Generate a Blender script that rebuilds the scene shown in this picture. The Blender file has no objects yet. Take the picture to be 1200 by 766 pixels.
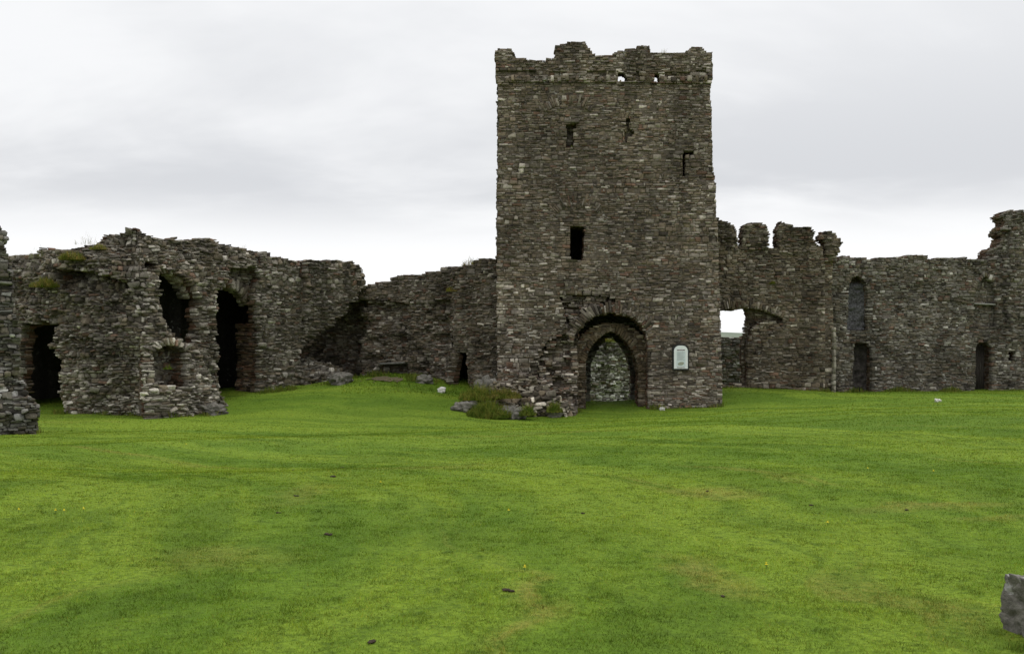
import bpy, math, random
import numpy as np

# ------------------------------------------------------------------ camera, world, sun, exposure
scene = bpy.context.scene
COL = scene.collection
F, HX, HY, EYE = 1166.7, 600.0, 405.0, 1.65        # focal length / principal point in photo pixels, eye height
cam = bpy.data.cameras.new("camera")
cam.lens, cam.sensor_width, cam.sensor_fit = 35.0, 36.0, 'HORIZONTAL'
cam.shift_y = (HY - 383.0) / 1200.0
cam.clip_start, cam.clip_end = 0.1, 12000.0
camo = bpy.data.objects.new("camera", cam)
camo.location = (0, 0, EYE)
camo.rotation_euler = (math.radians(90), 0, 0)
COL.objects.link(camo)
scene.camera = camo
scene.view_settings.view_transform = 'Standard'
scene.view_settings.look = 'None'
scene.view_settings.exposure = 0.0
scene.view_settings.gamma = 1.0
scene.cycles.max_bounces = 6
scene.cycles.diffuse_bounces = 3
scene.cycles.glossy_bounces = 2
scene.cycles.transmission_bounces = 3
scene.cycles.use_denoising = True

SUN_EL, SUN_AZ = 62.0, 25.0
sun = bpy.data.lights.new("sun", 'SUN')
sun.energy = 1.3
sun.angle = math.radians(30)
sun.color = (1.0, 0.97, 0.92)
suno = bpy.data.objects.new("sun", sun)
suno.rotation_euler = (math.radians(90 - SUN_EL), 0, math.radians(180 - SUN_AZ - 180 + 150))
COL.objects.link(suno)


class NT:
    """small node-tree writer"""
    def __init__(self, tree):
        self.t = tree
        tree.nodes.clear()

    def n(self, kind, **kw):
        nd = self.t.nodes.new(kind)
        for k, v in kw.items():
            setattr(nd, k, v)
        return nd

    def link(self, a, b):
        self.t.links.new(a, b)

    def val(self, sock, v):
        if hasattr(v, 'is_output') or isinstance(v, bpy.types.NodeSocket):
            self.t.links.new(v, sock)
        else:
            sock.default_value = v

    def math(self, op, a, b=None, c=None, clamp=False):
        nd = self.n('ShaderNodeMath', operation=op, use_clamp=clamp)
        self.val(nd.inputs[0], a)
        if b is not None: self.val(nd.inputs[1], b)
        if c is not None: self.val(nd.inputs[2], c)
        return nd.outputs[0]

    def maprange(self, v, a, b, c, d, smooth=True):
        nd = self.n('ShaderNodeMapRange', interpolation_type='SMOOTHSTEP' if smooth else 'LINEAR')
        self.val(nd.inputs[0], v)
        for i, x in enumerate((a, b, c, d)):
            self.val(nd.inputs[i + 1], x)
        return nd.outputs[0]

    def noise(self, vec, scale, detail=3.0, rough=0.55, dist=0.0):
        nd = self.n('ShaderNodeTexNoise')
        if vec is not None: self.link(vec, nd.inputs['Vector'])
        nd.inputs['Scale'].default_value = scale
        nd.inputs['Detail'].default_value = detail
        nd.inputs['Roughness'].default_value = rough
        nd.inputs['Distortion'].default_value = dist
        return nd.outputs['Fac']

    def mix(self, fac, a, b, mode='MIX'):
        nd = self.n('ShaderNodeMix', data_type='RGBA', blend_type=mode)
        self.val(nd.inputs[0], fac)
        for s, v in ((nd.inputs[6], a), (nd.inputs[7], b)):
            if isinstance(v, tuple): v = (v + (1.0,))[:4]
            self.val(s, v)
        return nd.outputs[2]

    def mapping(self, vec, scale=(1, 1, 1), loc=(0, 0, 0), rot=(0, 0, 0)):
        nd = self.n('ShaderNodeMapping')
        self.link(vec, nd.inputs[0])
        nd.inputs['Location'].default_value = loc
        nd.inputs['Rotation'].default_value = rot
        nd.inputs['Scale'].default_value = scale
        return nd.outputs[0]


def make_world():
    w = bpy.data.worlds.new("World")
    scene.world = w
    w.use_nodes = True
    T = NT(w.node_tree)
    out = T.n('ShaderNodeOutputWorld')
    bg = T.n('ShaderNodeBackground')
    sky = T.n('ShaderNodeTexSky', sky_type='NISHITA')
    sky.sun_disc = False
    sky.sun_elevation = math.radians(SUN_EL)
    sky.sun_rotation = math.radians(SUN_AZ)
    tc = T.n('ShaderNodeTexCoord').outputs['Generated']
    sep = T.n('ShaderNodeSeparateXYZ')
    T.link(tc, sep.inputs[0])
    x, y, z = sep.outputs
    zz = T.math('ADD', T.math('MAXIMUM', z, 0.0), 0.30)
    com = T.n('ShaderNodeCombineXYZ')
    T.link(T.math('DIVIDE', x, zz), com.inputs[0])
    T.link(T.math('DIVIDE', y, zz), com.inputs[1])
    lay = T.mapping(com.outputs[0], scale=(1.0, 1.7, 1), loc=(2.3, 5.1, 0))
    n1 = T.noise(lay, 1.3, 5, 0.55, 0.25)
    lay2 = T.mapping(com.outputs[0], scale=(0.6, 1.0, 1), loc=(7.7, 1.9, 0))
    n2 = T.noise(lay2, 1.0, 2, 0.5)
    cl = T.math('ADD', T.math('MULTIPLY', n1, 0.6), T.math('MULTIPLY', n2, 0.55))
    cl = T.maprange(cl, 0.44, 0.64, 0.0, 1.0)
    # a grey bank of cloud between 7 and 14 degrees, clear bright air under it
    band = T.math('MULTIPLY', T.maprange(z, 0.075, 0.15, 0, 1), T.maprange(z, 0.16, 0.32, 1, 0.45))
    thick = T.math('MULTIPLY', cl, band)
    c = T.mix(thick, (0.95, 0.958, 0.972), (0.705, 0.72, 0.75))
    # bright horizon
    c = T.mix(T.maprange(z, 0.05, 0.16, 1.0, 0.0), c, (1.06, 1.065, 1.07))
    # overcast skies are brightest overhead
    up = T.maprange(z, 0.35, 0.85, 1.0, 1.8)
    sc = T.n('ShaderNodeVectorMath', operation='SCALE')
    T.link(c, sc.inputs[0])
    T.link(T.math('MULTIPLY', up, 10.0), sc.inputs['Scale'])
    mixed = T.mix(0.985, sky.outputs[0], sc.outputs[0])
    T.link(mixed, bg.inputs[0])
    bg.inputs[1].default_value = 0.10
    T.link(bg.outputs[0], out.inputs[0])


make_world()

# ------------------------------------------------------------------ small helpers
RNG = np.random.default_rng(11)
random.seed(5)


def at(px, py, Y):
    return ((px - HX) / F * Y, Y, EYE - (py - HY) / F * Y)


def hash3(i, j, k):
    h = (i.astype(np.int64) * 374761393 + j.astype(np.int64) * 668265263 + k.astype(np.int64) * 2147483647) & 0xFFFFFFFF
    h = ((h ^ (h >> 13)) * 1274126177) & 0xFFFFFFFF
    h = ((h ^ (h >> 16)) * 2246822519) & 0xFFFFFFFF
    return ((h ^ (h >> 15)) & 0xFFFFFF) / float(0xFFFFFF)


def vnoise(x, y, z=0.0):
    x, y, z = np.broadcast_arrays(np.asarray(x, float), np.asarray(y, float), np.asarray(z, float))
    i, j, k = np.floor(x), np.floor(y), np.floor(z)
    fx, fy, fz = x - i, y - j, z - k
    fx, fy, fz = [t * t * (3 - 2 * t) for t in (fx, fy, fz)]
    r = 0.0
    for a in (0, 1):
        for b in (0, 1):
            for c in (0, 1):
                wgt = (fx if a else 1 - fx) * (fy if b else 1 - fy) * (fz if c else 1 - fz)
                r = r + wgt * hash3(i + a, j + b, k + c)
    return r


def fbm(x, y, z=0.0, o=4):
    r, a, s = 0.0, 0.5, 0.0
    x, y, z = np.asarray(x, float), np.asarray(y, float), np.asarray(z, float)
    for q in range(o):
        r = r + a * vnoise(x * 2 ** q + 17.3 * q, y * 2 ** q + 9.1 * q, z * 2 ** q + 4.7 * q)
        s += a
        a *= 0.5
    return r / s


def inpoly(px, py, poly):
    px, py = np.asarray(px, float), np.asarray(py, float)
    r = np.zeros(px.shape, bool)
    m = len(poly)
    for a in range(m):
        x0, y0 = poly[a]
        x1, y1 = poly[(a + 1) % m]
        if y0 == y1: continue
        c = (y0 > py) != (y1 > py)
        r ^= c & (px < (x1 - x0) * (py - y0) / (y1 - y0) + x0)
    return r


def sstep(a, b, x):
    t = np.clip((x - a) / (b - a), 0, 1)
    return t * t * (3 - 2 * t)


def mesh_obj(name, V, faces_list, mat, parent=None, col=None, smooth=False):
    """faces_list: list of (M,k) int arrays (k = 3 or 4)"""
    me = bpy.data.meshes.new(name)
    V = np.asarray(V, np.float32)
    me.vertices.add(len(V))
    me.vertices.foreach_set('co', V.ravel())
    loops = np.concatenate([np.asarray(f).ravel() for f in faces_list]).astype(np.int32)
    sizes = np.concatenate([np.full(len(f), np.asarray(f).shape[1]) for f in faces_list]).astype(np.int32)
    starts = np.concatenate([[0], np.cumsum(sizes)[:-1]]).astype(np.int32)
    me.loops.add(len(loops))
    me.loops.foreach_set('vertex_index', loops)
    me.polygons.add(len(sizes))
    me.polygons.foreach_set('loop_start', starts)
    me.polygons.foreach_set('loop_total', sizes)
    if smooth:
        me.polygons.foreach_set('use_smooth', np.ones(len(sizes), bool))
    me.update(calc_edges=True)
    if col is not None:
        a = me.color_attributes.new('tone', 'FLOAT_COLOR', 'POINT')
        c4 = np.ones((len(V), 4), np.float32)
        c4[:, :3] = col
        a.data.foreach_set('color', c4.ravel())
    if not isinstance(mat, (list, tuple)): mat = [mat]
    for m in mat: me.materials.append(m)
    o = bpy.data.objects.new(name, me)
    COL.objects.link(o)
    if parent is not None: o.parent = parent
    return o


def tag(o, label=None, cat=None, group=None, kind=None):
    if label: o['label'] = label
    if cat: o['category'] = cat
    if group: o['group'] = group
    if kind: o['kind'] = kind
    return o


def empty(name, loc=(0, 0, 0)):
    o = bpy.data.objects.new(name, None)
    o.location = loc
    COL.objects.link(o)
    return o


def settle(root, loc):
    """put an Empty at the thing's base without moving the parts already built in world space"""
    root.location = loc
    for ch in root.children:
        ch.location = (-loc[0], -loc[1], -loc[2])


# ------------------------------------------------------------------ materials
def principled(T, color, rough=0.9, spec=0.25, normal=None):
    p = T.n('ShaderNodeBsdfPrincipled')
    T.val(p.inputs['Base Color'], (color + (1.0,))[:4] if isinstance(color, tuple) else color)
    T.val(p.inputs['Roughness'], rough)
    p.inputs['Specular IOR Level'].default_value = spec
    if normal is not None: T.link(normal, p.inputs['Normal'])
    out = T.n('ShaderNodeOutputMaterial')
    T.link(p.outputs[0], out.inputs[0])
    return p


def new_mat(name):
    m = bpy.data.materials.new(name)
    m.use_nodes = True
    return m, NT(m.node_tree)


def stone_material():
    m, T = new_mat("rubble_stone")
    pos = T.n('ShaderNodeNewGeometry').outputs['Position']
    tone = T.n('ShaderNodeVertexColor', layer_name='tone').outputs[0]
    n1 = T.noise(pos, 9.0, 4, 0.65)
    n2 = T.noise(T.mapping(pos, scale=(1, 1, 2.2)), 28.0, 3, 0.6)
    n3 = T.noise(pos, 0.5, 3, 0.6)
    k = T.math('MULTIPLY', T.maprange(n1, 0.25, 0.75, 0.6, 1.45, False), T.maprange(n2, 0.25, 0.75, 0.7, 1.3, False))
    st = T.noise(T.mapping(pos, scale=(1.3, 1.3, 0.22)), 1.0, 4, 0.6)
    k = T.math('MULTIPLY', k, T.maprange(n3, 0.3, 0.7, 0.78, 1.22))
    k = T.math('MULTIPLY', k, T.maprange(st, 0.32, 0.62, 0.72, 1.1))
    sc = T.n('ShaderNodeVectorMath', operation='SCALE')
    T.link(tone, sc.inputs[0]); T.link(k, sc.inputs['Scale'])
    # pale crusts of lichen
    l1 = T.noise(pos, 5.0, 5, 0.7, 0.5)
    l0 = T.noise(pos, 0.55, 2, 0.5)
    lf = T.math('MULTIPLY', T.maprange(l1, 0.60, 0.68, 0, 1), T.maprange(l0, 0.42, 0.62, 0.0, 0.75))
    c = T.mix(lf, sc.outputs[0], (0.36, 0.355, 0.33))
    # moss in damp patches
    g1 = T.noise(pos, 1.1, 4, 0.65)
    g2 = T.noise(pos, 7.0, 4, 0.6)
    gf = T.math('MULTIPLY', T.maprange(g1, 0.62, 0.74, 0, 0.40), T.maprange(g2, 0.42, 0.62, 0, 1))
    c = T.mix(gf, c, (0.085, 0.095, 0.03))
    b1 = T.noise(pos, 22.0, 5, 0.7)
    bump = T.n('ShaderNodeBump')
    bump.inputs['Strength'].default_value = 0.75
    bump.inputs['Distance'].default_value = 0.03
    T.link(b1, bump.inputs['Height'])
    principled(T, c, 0.93, 0.15, bump.outputs[0])
    return m


def simple_mat(name, c1, c2, scale=8.0, rough=0.9, spec=0.2, bump=0.4, dist=0.02, stretch=(1, 1, 1)):
    m, T = new_mat(name)
    pos = T.n('ShaderNodeNewGeometry').outputs['Position']
    vec = T.mapping(pos, scale=stretch)
    n1 = T.noise(vec, scale, 5, 0.65)
    c = T.mix(T.maprange(n1, 0.32, 0.68, 0, 1), c1, c2)
    if bump >= 0.9:
        sp = T.n('ShaderNodeVectorMath', operation='SCALE')
        T.link(c, sp.inputs[0]); T.link(T.maprange(T.noise(vec, scale * 4.5, 4, 0.7), 0.3, 0.7, 0.5, 1.5), sp.inputs['Scale'])
        c = sp.outputs[0]
    bp = T.n('ShaderNodeBump')
    bp.inputs['Strength'].default_value = bump
    bp.inputs['Distance'].default_value = dist
    T.link(T.noise(vec, scale * 3, 4, 0.65), bp.inputs['Height'])
    principled(T, c, rough, spec, bp.outputs[0])
    return m


# worn, straw-coloured spots: x, y, half-lengths, turn, strength
DRY_PATCHES = [(2.6, 12.6, 0.75, 1.0, 0.2, 0.75), (4.6, 10.9, 1.3, 0.45, -0.1, 0.75), (1.45, 7.4, 0.35, 1.1, 0.12, 0.8), (4.9, 10.0, 0.6, 0.3, 0, 0.5),
               (-2.6, 12.4, 0.5, 2.2, 0.05, 0.4), (-2.4, 8.2, 0.9, 0.8, 0.4, 0.45), (-1.7, 17.5, 2.2, 0.9, 0.1, 0.4), (0.4, 27.0, 5.0, 0.8, 0.02, 0.4), (7.2, 10.6, 1.2, 0.5, 0, 0.4)]


def lawn_colour(T):
    pos = T.n('ShaderNodeNewGeometry').outputs['Position']
    flat = T.mapping(pos, scale=(1, 1, 0))
    big = T.noise(flat, 0.13, 3, 0.55, 0.6)
    mid = T.noise(flat, 0.8, 4, 0.62, 0.4)
    fine = T.noise(flat, 6.5, 5, 0.7)
    # mowing arcs about a point left of the lawn's middle, wobbling
    sep = T.n('ShaderNodeSeparateXYZ'); T.link(flat, sep.inputs[0])
    dx = T.math('SUBTRACT', sep.outputs[0], -15.0)
    dy = T.math('SUBTRACT', sep.outputs[1], 8.0)
    rad = T.math('SQRT', T.math('ADD', T.math('MULTIPLY', dx, dx), T.math('MULTIPLY', dy, dy)))
    rad = T.math('ADD', rad, T.math('MULTIPLY', big, 5.0))
    ang = T.math('MULTIPLY', T.math('ARCTAN2', dy, dx), 2.2)
    cm = T.n('ShaderNodeCombineXYZ'); T.link(rad, cm.inputs[0]); T.link(ang, cm.inputs[1])
    s1 = T.noise(cm.outputs[0], 0.42, 3, 0.6, 0.3)
    s2 = T.noise(T.mapping(cm.outputs[0], loc=(31, 7, 0)), 1.3, 3, 0.6, 0.3)
    base = T.mix(T.maprange(mid, 0.30, 0.70, 0, 1), (0.092, 0.166, 0.014), (0.141, 0.227, 0.020))
    base = T.mix(T.maprange(s1, 0.40, 0.60, 0.0, 0.95), base, (0.200, 0.285, 0.028))
    base = T.mix(T.maprange(s2, 0.50, 0.66, 0.0, 0.55), base, (0.074, 0.138, 0.013))
    base = T.mix(T.maprange(big, 0.50, 0.66, 0, 0.3), base, (0.074, 0.137, 0.014))
    dry = T.math('MULTIPLY', T.maprange(T.noise(T.mapping(cm.outputs[0], loc=(3, 17, 0), scale=(1.4, 1, 1)), 0.75, 4, 0.6), 0.60, 0.74, 0, 0.7),
                 T.maprange(fine, 0.35, 0.6, 0.35, 1))
    base = T.mix(dry, base, (0.27, 0.24, 0.055))
    warp = T.n('ShaderNodeVectorMath', operation='ADD'); T.link(flat, warp.inputs[0])
    wn = T.n('ShaderNodeTexNoise'); T.link(flat, wn.inputs['Vector']); wn.inputs['Scale'].default_value = 1.6; wn.inputs['Detail'].default_value = 4
    T.link(wn.outputs['Color'], warp.inputs[1])
    for (bx, by, rx, ry, rot, amt) in DRY_PATCHES:
        m = T.n('ShaderNodeMapping', vector_type='TEXTURE')
        T.link(warp.outputs[0], m.inputs[0])
        m.inputs['Location'].default_value = (bx + .5, by + .5, 0.5); m.inputs['Rotation'].default_value = (0, 0, rot); m.inputs['Scale'].default_value = (rx, ry, 1)
        ln = T.n('ShaderNodeVectorMath', operation='LENGTH')
        sx = T.n('ShaderNodeSeparateXYZ'); T.link(m.outputs[0], sx.inputs[0])
        cx = T.n('ShaderNodeCombineXYZ'); T.link(sx.outputs[0], cx.inputs[0]); T.link(sx.outputs[1], cx.inputs[1])
        T.link(cx.outputs[0], ln.inputs[0])
        fac = T.math('MULTIPLY', T.maprange(ln.outputs['Value'], 0.15, 1.0, amt * 0.75, 0.0), T.maprange(fine, 0.30, 0.6, 0.45, 1))
        base = T.mix(fac, base, (0.275, 0.235, 0.06))
    base = T.mix(T.maprange(fine, 0.32, 0.49, 0.65, 0.0), base, (0.045, 0.082, 0.009))
    return base, fine, pos


def lawn_material():
    m, T = new_mat("lawn_turf")
    c, fine, pos = lawn_colour(T)
    n = T.noise(pos, 22.0, 5, 0.7)
    c = T.mix(T.maprange(n, 0.35, 0.7, 0, 0.8), c, (0.060, 0.10, 0.010))
    bp = T.n('ShaderNodeBump')
    bp.inputs['Strength'].default_value = 0.7
    bp.inputs['Distance'].default_value = 0.05
    T.link(n, bp.inputs['Height'])
    principled(T, c, 0.95, 0.1, bp.outputs[0])
    return m


def blade_material(name, lawn=True, c1=(0.10, 0.16, 0.02), c2=(0.2, 0.2, 0.06)):
    m, T = new_mat(name)
    att = T.n('ShaderNodeVertexColor', layer_name='tone').outputs[0]
    if lawn:
        c, fine, pos = lawn_colour(T)
        c = T.mix(1.0, c, att, 'MULTIPLY')
    else:
        pos = T.n('ShaderNodeNewGeometry').outputs['Position']
        c = T.mix(T.maprange(T.noise(pos, 3.0, 3), 0.35, 0.65, 0, 1), c1, c2)
        c = T.mix(1.0, c, att, 'MULTIPLY')
    d = T.n('ShaderNodeBsdfDiffuse'); T.link(c, d.inputs[0])
    tr = T.n('ShaderNodeBsdfTranslucent'); T.link(c, tr.inputs[0])
    mx = T.n('ShaderNodeMixShader'); mx.inputs[0].default_value = 0.35
    T.link(d.outputs[0], mx.inputs[1]); T.link(tr.outputs[0], mx.inputs[2])
    out = T.n('ShaderNodeOutputMaterial'); T.link(mx.outputs[0], out.inputs[0])
    return m


M_STONE = stone_material()
M_LAWN = lawn_material()
M_BLADE = blade_material("lawn_blades")
M_WEED = blade_material("wall_weeds", False, (0.10, 0.135, 0.02), (0.19, 0.18, 0.05))
M_LEAF = blade_material("weed_leaves", False, (0.100, 0.155, 0.022), (0.175, 0.205, 0.040))
M_SOIL = simple_mat("dark_soil", (0.022, 0.016, 0.010), (0.065, 0.046, 0.030), 30)
M_BARESOIL = simple_mat("trodden_earth", (0.075, 0.062, 0.034), (0.15, 0.12, 0.07), 9)
M_ROCK = simple_mat("lichened_rock", (0.05, 0.045, 0.034), (0.25, 0.235, 0.195), 5, bump=1.0, dist=0.08)
M_BLOCK = simple_mat("weathered_block", (0.085, 0.08, 0.065), (0.20, 0.19, 0.16), 14, bump=0.9, dist=0.02)
M_PALE = simple_mat("pale_stone", (0.55, 0.53, 0.48), (0.72, 0.7, 0.65), 20)
M_WOOD = simple_mat("weathered_wood", (0.035, 0.028, 0.024), (0.075, 0.066, 0.058), 6, stretch=(9, 9, 0.8))
M_SLATE = simple_mat("grey_infill", (0.06, 0.058, 0.06), (0.125, 0.122, 0.128), 3, bump=0.95, dist=0.05)
M_DARKFILL = simple_mat("dark_infill", (0.03, 0.026, 0.024), (0.085, 0.075, 0.068), 4, bump=0.8, dist=0.05)
M_WHITE = simple_mat("sign_enamel", (0.70, 0.73, 0.74), (0.76, 0.78, 0.79), 6, 0.4, 0.4, 0.05)
M_PALEBLUE = simple_mat("sign_print_pale", (0.55, 0.62, 0.64), (0.60, 0.67, 0.68), 6, 0.4, 0.4, 0.05)
M_PRINT = simple_mat("sign_print_grey", (0.24, 0.22, 0.22), (0.34, 0.30, 0.30), 20, 0.5, 0.3, 0.05)
M_OLIVE = simple_mat("sign_picture", (0.20, 0.22, 0.16), (0.42, 0.43, 0.36), 40, 0.5, 0.3, 0.05)
M_FRAME = simple_mat("sign_frame_paint", (0.012, 0.012, 0.013), (0.03, 0.028, 0.028), 12, 0.5, 0.3, 0.1)
M_YELLOW = simple_mat("petal_yellow", (0.75, 0.55, 0.01), (0.8, 0.62, 0.03), 60, 0.7, 0.2, 0.1)
M_STEM = simple_mat("flower_stem", (0.09, 0.15, 0.03), (0.12, 0.18, 0.04), 20)
M_HILL = simple_mat("hill_pasture", (0.10, 0.13, 0.09), (0.17, 0.19, 0.14), 0.01, bump=0.0)

# ------------------------------------------------------------------ masonry generator
PAL = np.array([[0.130, 0.113, 0.088], [0.175, 0.165, 0.148], [0.066, 0.060, 0.052], [0.125, 0.086, 0.066],
                [0.36, 0.35, 0.325], [0.122, 0.113, 0.090], [0.235, 0.225, 0.20]])
#               brown-grey, grey, dark slate, red-brown, pale lichened, olive, light grey
MORTAR = np.array([0.094, 0.085, 0.074])


class Masonry:
    """A stretch of rubble wall. Stones are laid in uneven courses over a core; the face may be pushed in or out."""

    def __init__(self, path, zr, mask, depth=None, T=0.9, course=(0.12, 0.24), width=(0.16, 0.55), proud=0.025, jit=0.14,
                 maxstack=4, weights=(5, 4, 2, 1.0, 0.5, 2, 1), colfun=None, edge=2.0, split=(0.4, 0.42, 0.18), warp=0.05,
                 core_off=0.06, gain=1.0, seed=1, rot=0.03, tilt=0.16, back=None, cut=0.42):
        self.rng = np.random.default_rng(seed)
        self.seed = seed
        P = np.array(path, float)
        seg = np.hypot(*np.diff(P, axis=0).T)
        self.U = np.concatenate([[0], np.cumsum(seg)])
        self.P, self.L, self.T = P, self.U[-1], T
        self.zr, self.maxstack, self.proud, self.jit = zr, maxstack, proud, jit
        self.rot, self.tilt, self.cutmax = rot, tilt, cut
        self.weights, self.colfun, self.gain = np.array(weights, float), colfun, np.asarray(gain, float)
        self.course, self.width, self.split, self.warp, self.core_off = course, width, split, warp, core_off
        self.st = []          # stones: corners (4x2), d, len, colour
        self.h = 0.035
        nu, nv = int(self.L / self.h) + 1, int((zr[1] - zr[0]) / self.h) + 1
        self.gu = (np.arange(nu) + 0.5) * self.h
        self.gv = zr[0] + (np.arange(nv) + 0.5) * self.h
        UU, VV = np.meshgrid(self.gu, self.gv, indexing='ij')
        px, py = self.pix(UU, VV)
        e = edge
        jx = (fbm(UU * 2.6, VV * 2.6, seed, 3) - 0.5) * 4 * e
        jy = (fbm(UU * 2.6 + 50, VV * 2.6, seed + 3, 3) - 0.5) * 4 * e
        self.mask = mask(px + jx, py + jy)
        self.D = np.zeros_like(UU) if depth is None else depth(px + jx * 0.6, py + jy * 0.6)
        self.D = np.broadcast_to(self.D, UU.shape).astype(float)
        self.TB = np.full(UU.shape, float(T)) if back is None else np.broadcast_to(back(px, py), UU.shape).astype(float)
        self.Dm = np.where(self.mask, self.D, -self.TB)

    def pos(self, u, d=0.0):
        u = np.asarray(u, float)
        x, y = np.interp(u, self.U, self.P[:, 0]), np.interp(u, self.U, self.P[:, 1])
        a, b = np.clip(u - 0.4, 0, self.L), np.clip(u + 0.4, 0, self.L)
        tx = np.interp(b, self.U, self.P[:, 0]) - np.interp(a, self.U, self.P[:, 0])
        ty = np.interp(b, self.U, self.P[:, 1]) - np.interp(a, self.U, self.P[:, 1])
        l = np.hypot(tx, ty)
        return x + ty / l * d, y - tx / l * d

    def pix(self, u, v):
        x, y = self.pos(u)
        return HX + F * x / y, HY - F * (v - EYE) / y

    def uv_of_px(self, px, py):
        """wall coordinates of a point of the photo on the wall's plane"""
        uu = np.linspace(0, self.L, 2000)
        x, y = self.pos(uu)
        u = np.interp(px, HX + F * x / y, uu)
        y0 = self.pos(u)[1]
        return u, EYE - (py - HY) / F * y0

    def pick(self, u, v):
        w = self.weights.copy()
        px, py = self.pix(u, v)
        f = self.vn(u, v)
        w[4] *= 2.6 * f * f * 2; w[6] *= 2.0 * f; w[2] *= 2 * (1 - f)
        g = 1.0
        if self.colfun is not None: w, g = self.colfun(float(px), float(py), w)
        c = PAL[self.rng.choice(len(PAL), p=w / w.sum())]
        return c * self.rng.uniform(0.72, 1.28) * g * self.gain

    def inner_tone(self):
        # broken and sheltered faces keep the raw brown of the stone, without lichen, darkened further to shade the reveals
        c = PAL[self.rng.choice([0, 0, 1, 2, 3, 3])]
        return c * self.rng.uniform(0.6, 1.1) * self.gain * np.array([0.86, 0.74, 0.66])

    def vn(self, u, v):
        if not hasattr(self, '_vn'):
            uu, vv = np.meshgrid(np.arange(0, self.L + 1, 0.25), np.arange(self.zr[0], self.zr[1] + 1, 0.25), indexing='ij')
            self._vn = fbm(uu * 0.45, vv * 0.45, self.seed * 3.1, 4)
        a = min(int(u / 0.25), self._vn.shape[0] - 1)
        b = min(max(int((v - self.zr[0]) / 0.25), 0), self._vn.shape[1] - 1)
        return float(self._vn[a, b])

    def put(self, u0, u1, v0, v1, d=None):
        iu0, iu1 = int((u0 - 0.12) / self.h), int((u1 + 0.12) / self.h) + 1
        iv0, iv1 = int((v0 - 0.12 - self.zr[0]) / self.h), int((v1 + 0.12 - self.zr[0]) / self.h) + 1
        sub = self.Dm[max(iu0, 0):iu1, max(iv0, 0):iv1]
        dmin = float(sub.min()) if sub.size else -self.T
        if iu0 < 0 or iu1 > len(self.gu) or iv1 > len(self.gv): dmin = -self.T
        cu, cv = int(np.clip((u0 + u1) / 2 / self.h, 0, len(self.gu) - 1)), int(np.clip(((v0 + v1) / 2 - self.zr[0]) / self.h, 0, len(self.gv) - 1))
        d0 = float(self.D[cu, cv]) if d is None else d
        c = self.pick((u0 + u1) / 2, (v0 + v1) / 2)
        r = self.rng
        w, h = u1 - u0, v1 - v0
        j = self.jit * min(w, h)
        g = 0.004
        cor = np.array([[u0 + g, v0 + g], [u1 - g, v0 + g], [u1 - g, v1 - g], [u0 + g, v1 - g]])
        cor = cor + r.uniform(-j, j, (4, 2)) * (1.0, 0.8)
        pr = r.normal(0, self.proud)
        if r.random() < 0.06: pr += r.uniform(0, 3) * self.proud
        if r.random() < 0.06: pr -= r.uniform(0, 2.5) * self.proud
        pr = float(np.clip(pr, -self.core_off * 0.9, 0.25))
        self.st.append((cor, d0 + pr, 0.34, c))
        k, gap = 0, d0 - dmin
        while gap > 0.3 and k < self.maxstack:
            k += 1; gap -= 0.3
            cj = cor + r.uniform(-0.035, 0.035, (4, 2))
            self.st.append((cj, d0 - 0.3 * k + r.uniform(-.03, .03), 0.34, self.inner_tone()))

    def lay(self):
        r = self.rng
        v = self.zr[0]
        nu = len(self.gu)
        while v < self.zr[1]:
            H = r.uniform(*self.course)
            u = 0.0
            while u < self.L:
                run = r.uniform(0.35, 1.5)
                ue = min(u + run, self.L)
                if self.L - ue < 0.15: ue = self.L
                ns = r.choice([1, 2, 3], p=self.split)
                if H < 0.11: ns = 1
                elif H < 0.165: ns = min(ns, 2)
                cuts = np.cumsum(np.concatenate([[0], r.uniform(0.7, 1.3, ns)])); cuts = cuts / cuts[-1] * H
                for s in range(ns):
                    va, vb = v + cuts[s], v + cuts[s + 1]
                    jv = int(((va + vb) / 2 - self.zr[0]) / self.h)
                    if jv >= len(self.gv): continue
                    i0, i1 = int(u / self.h), min(int(math.ceil(ue / self.h)), nu)
                    m = self.mask[i0:i1, jv]; dd = self.D[i0:i1, jv]
                    if not m.any(): continue
                    i = 0
                    n = i1 - i0
                    while i < n:
                        if not m[i]: i += 1; continue
                        e = i + 1
                        while e < n and m[e] and abs(dd[e] - dd[e - 1]) < 0.18: e += 1
                        ua = max(u, self.gu[i0 + i] - self.h / 2) if i > 0 else u
                        ub = min(ue, self.gu[i0 + e - 1] + self.h / 2) if e < n else ue
                        x = ua
                        while x < ub - 0.02:
                            w = r.uniform(*self.width) * (0.75 + 0.5 * r.random()) * (1.0 if (vb - va) > 0.09 else 0.85)
                            if ub - (x + w) < self.width[0] * 0.6: w = ub - x
                            wv = self.warp * (vnoise(x * 0.7, v * 0.6, self.seed) - 0.5) * 2 if self.warp else 0.0
                            self.put(x, x + w, va + float(wv), vb + float(wv))
                            x += w
                        i = e
                u = ue
            v += H
        return self

    def ring(self, inner, outer, d=0.03, step=(0.13, 0.24), stack=None, gain=1.15):
        """voussoirs between two polylines given in photo pixels on the wall plane"""
        a = np.array([self.uv_of_px(*p) for p in inner]); b = np.array([self.uv_of_px(*p) for p in outer])
        la = np.concatenate([[0], np.cumsum(np.hypot(*np.diff(a, axis=0).T))])
        t = [0.0]
        while t[-1] < la[-1]:
            t.append(t[-1] + self.rng.uniform(*step))
        t = np.array(t) / t[-1]
        fa = lambda q: np.array([np.interp(q, la / la[-1], a[:, 0]), np.interp(q, la / la[-1], a[:, 1])])
        fb = lambda q: np.array([np.interp(q, la / la[-1], b[:, 0]), np.interp(q, la / la[-1], b[:, 1])])
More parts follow.
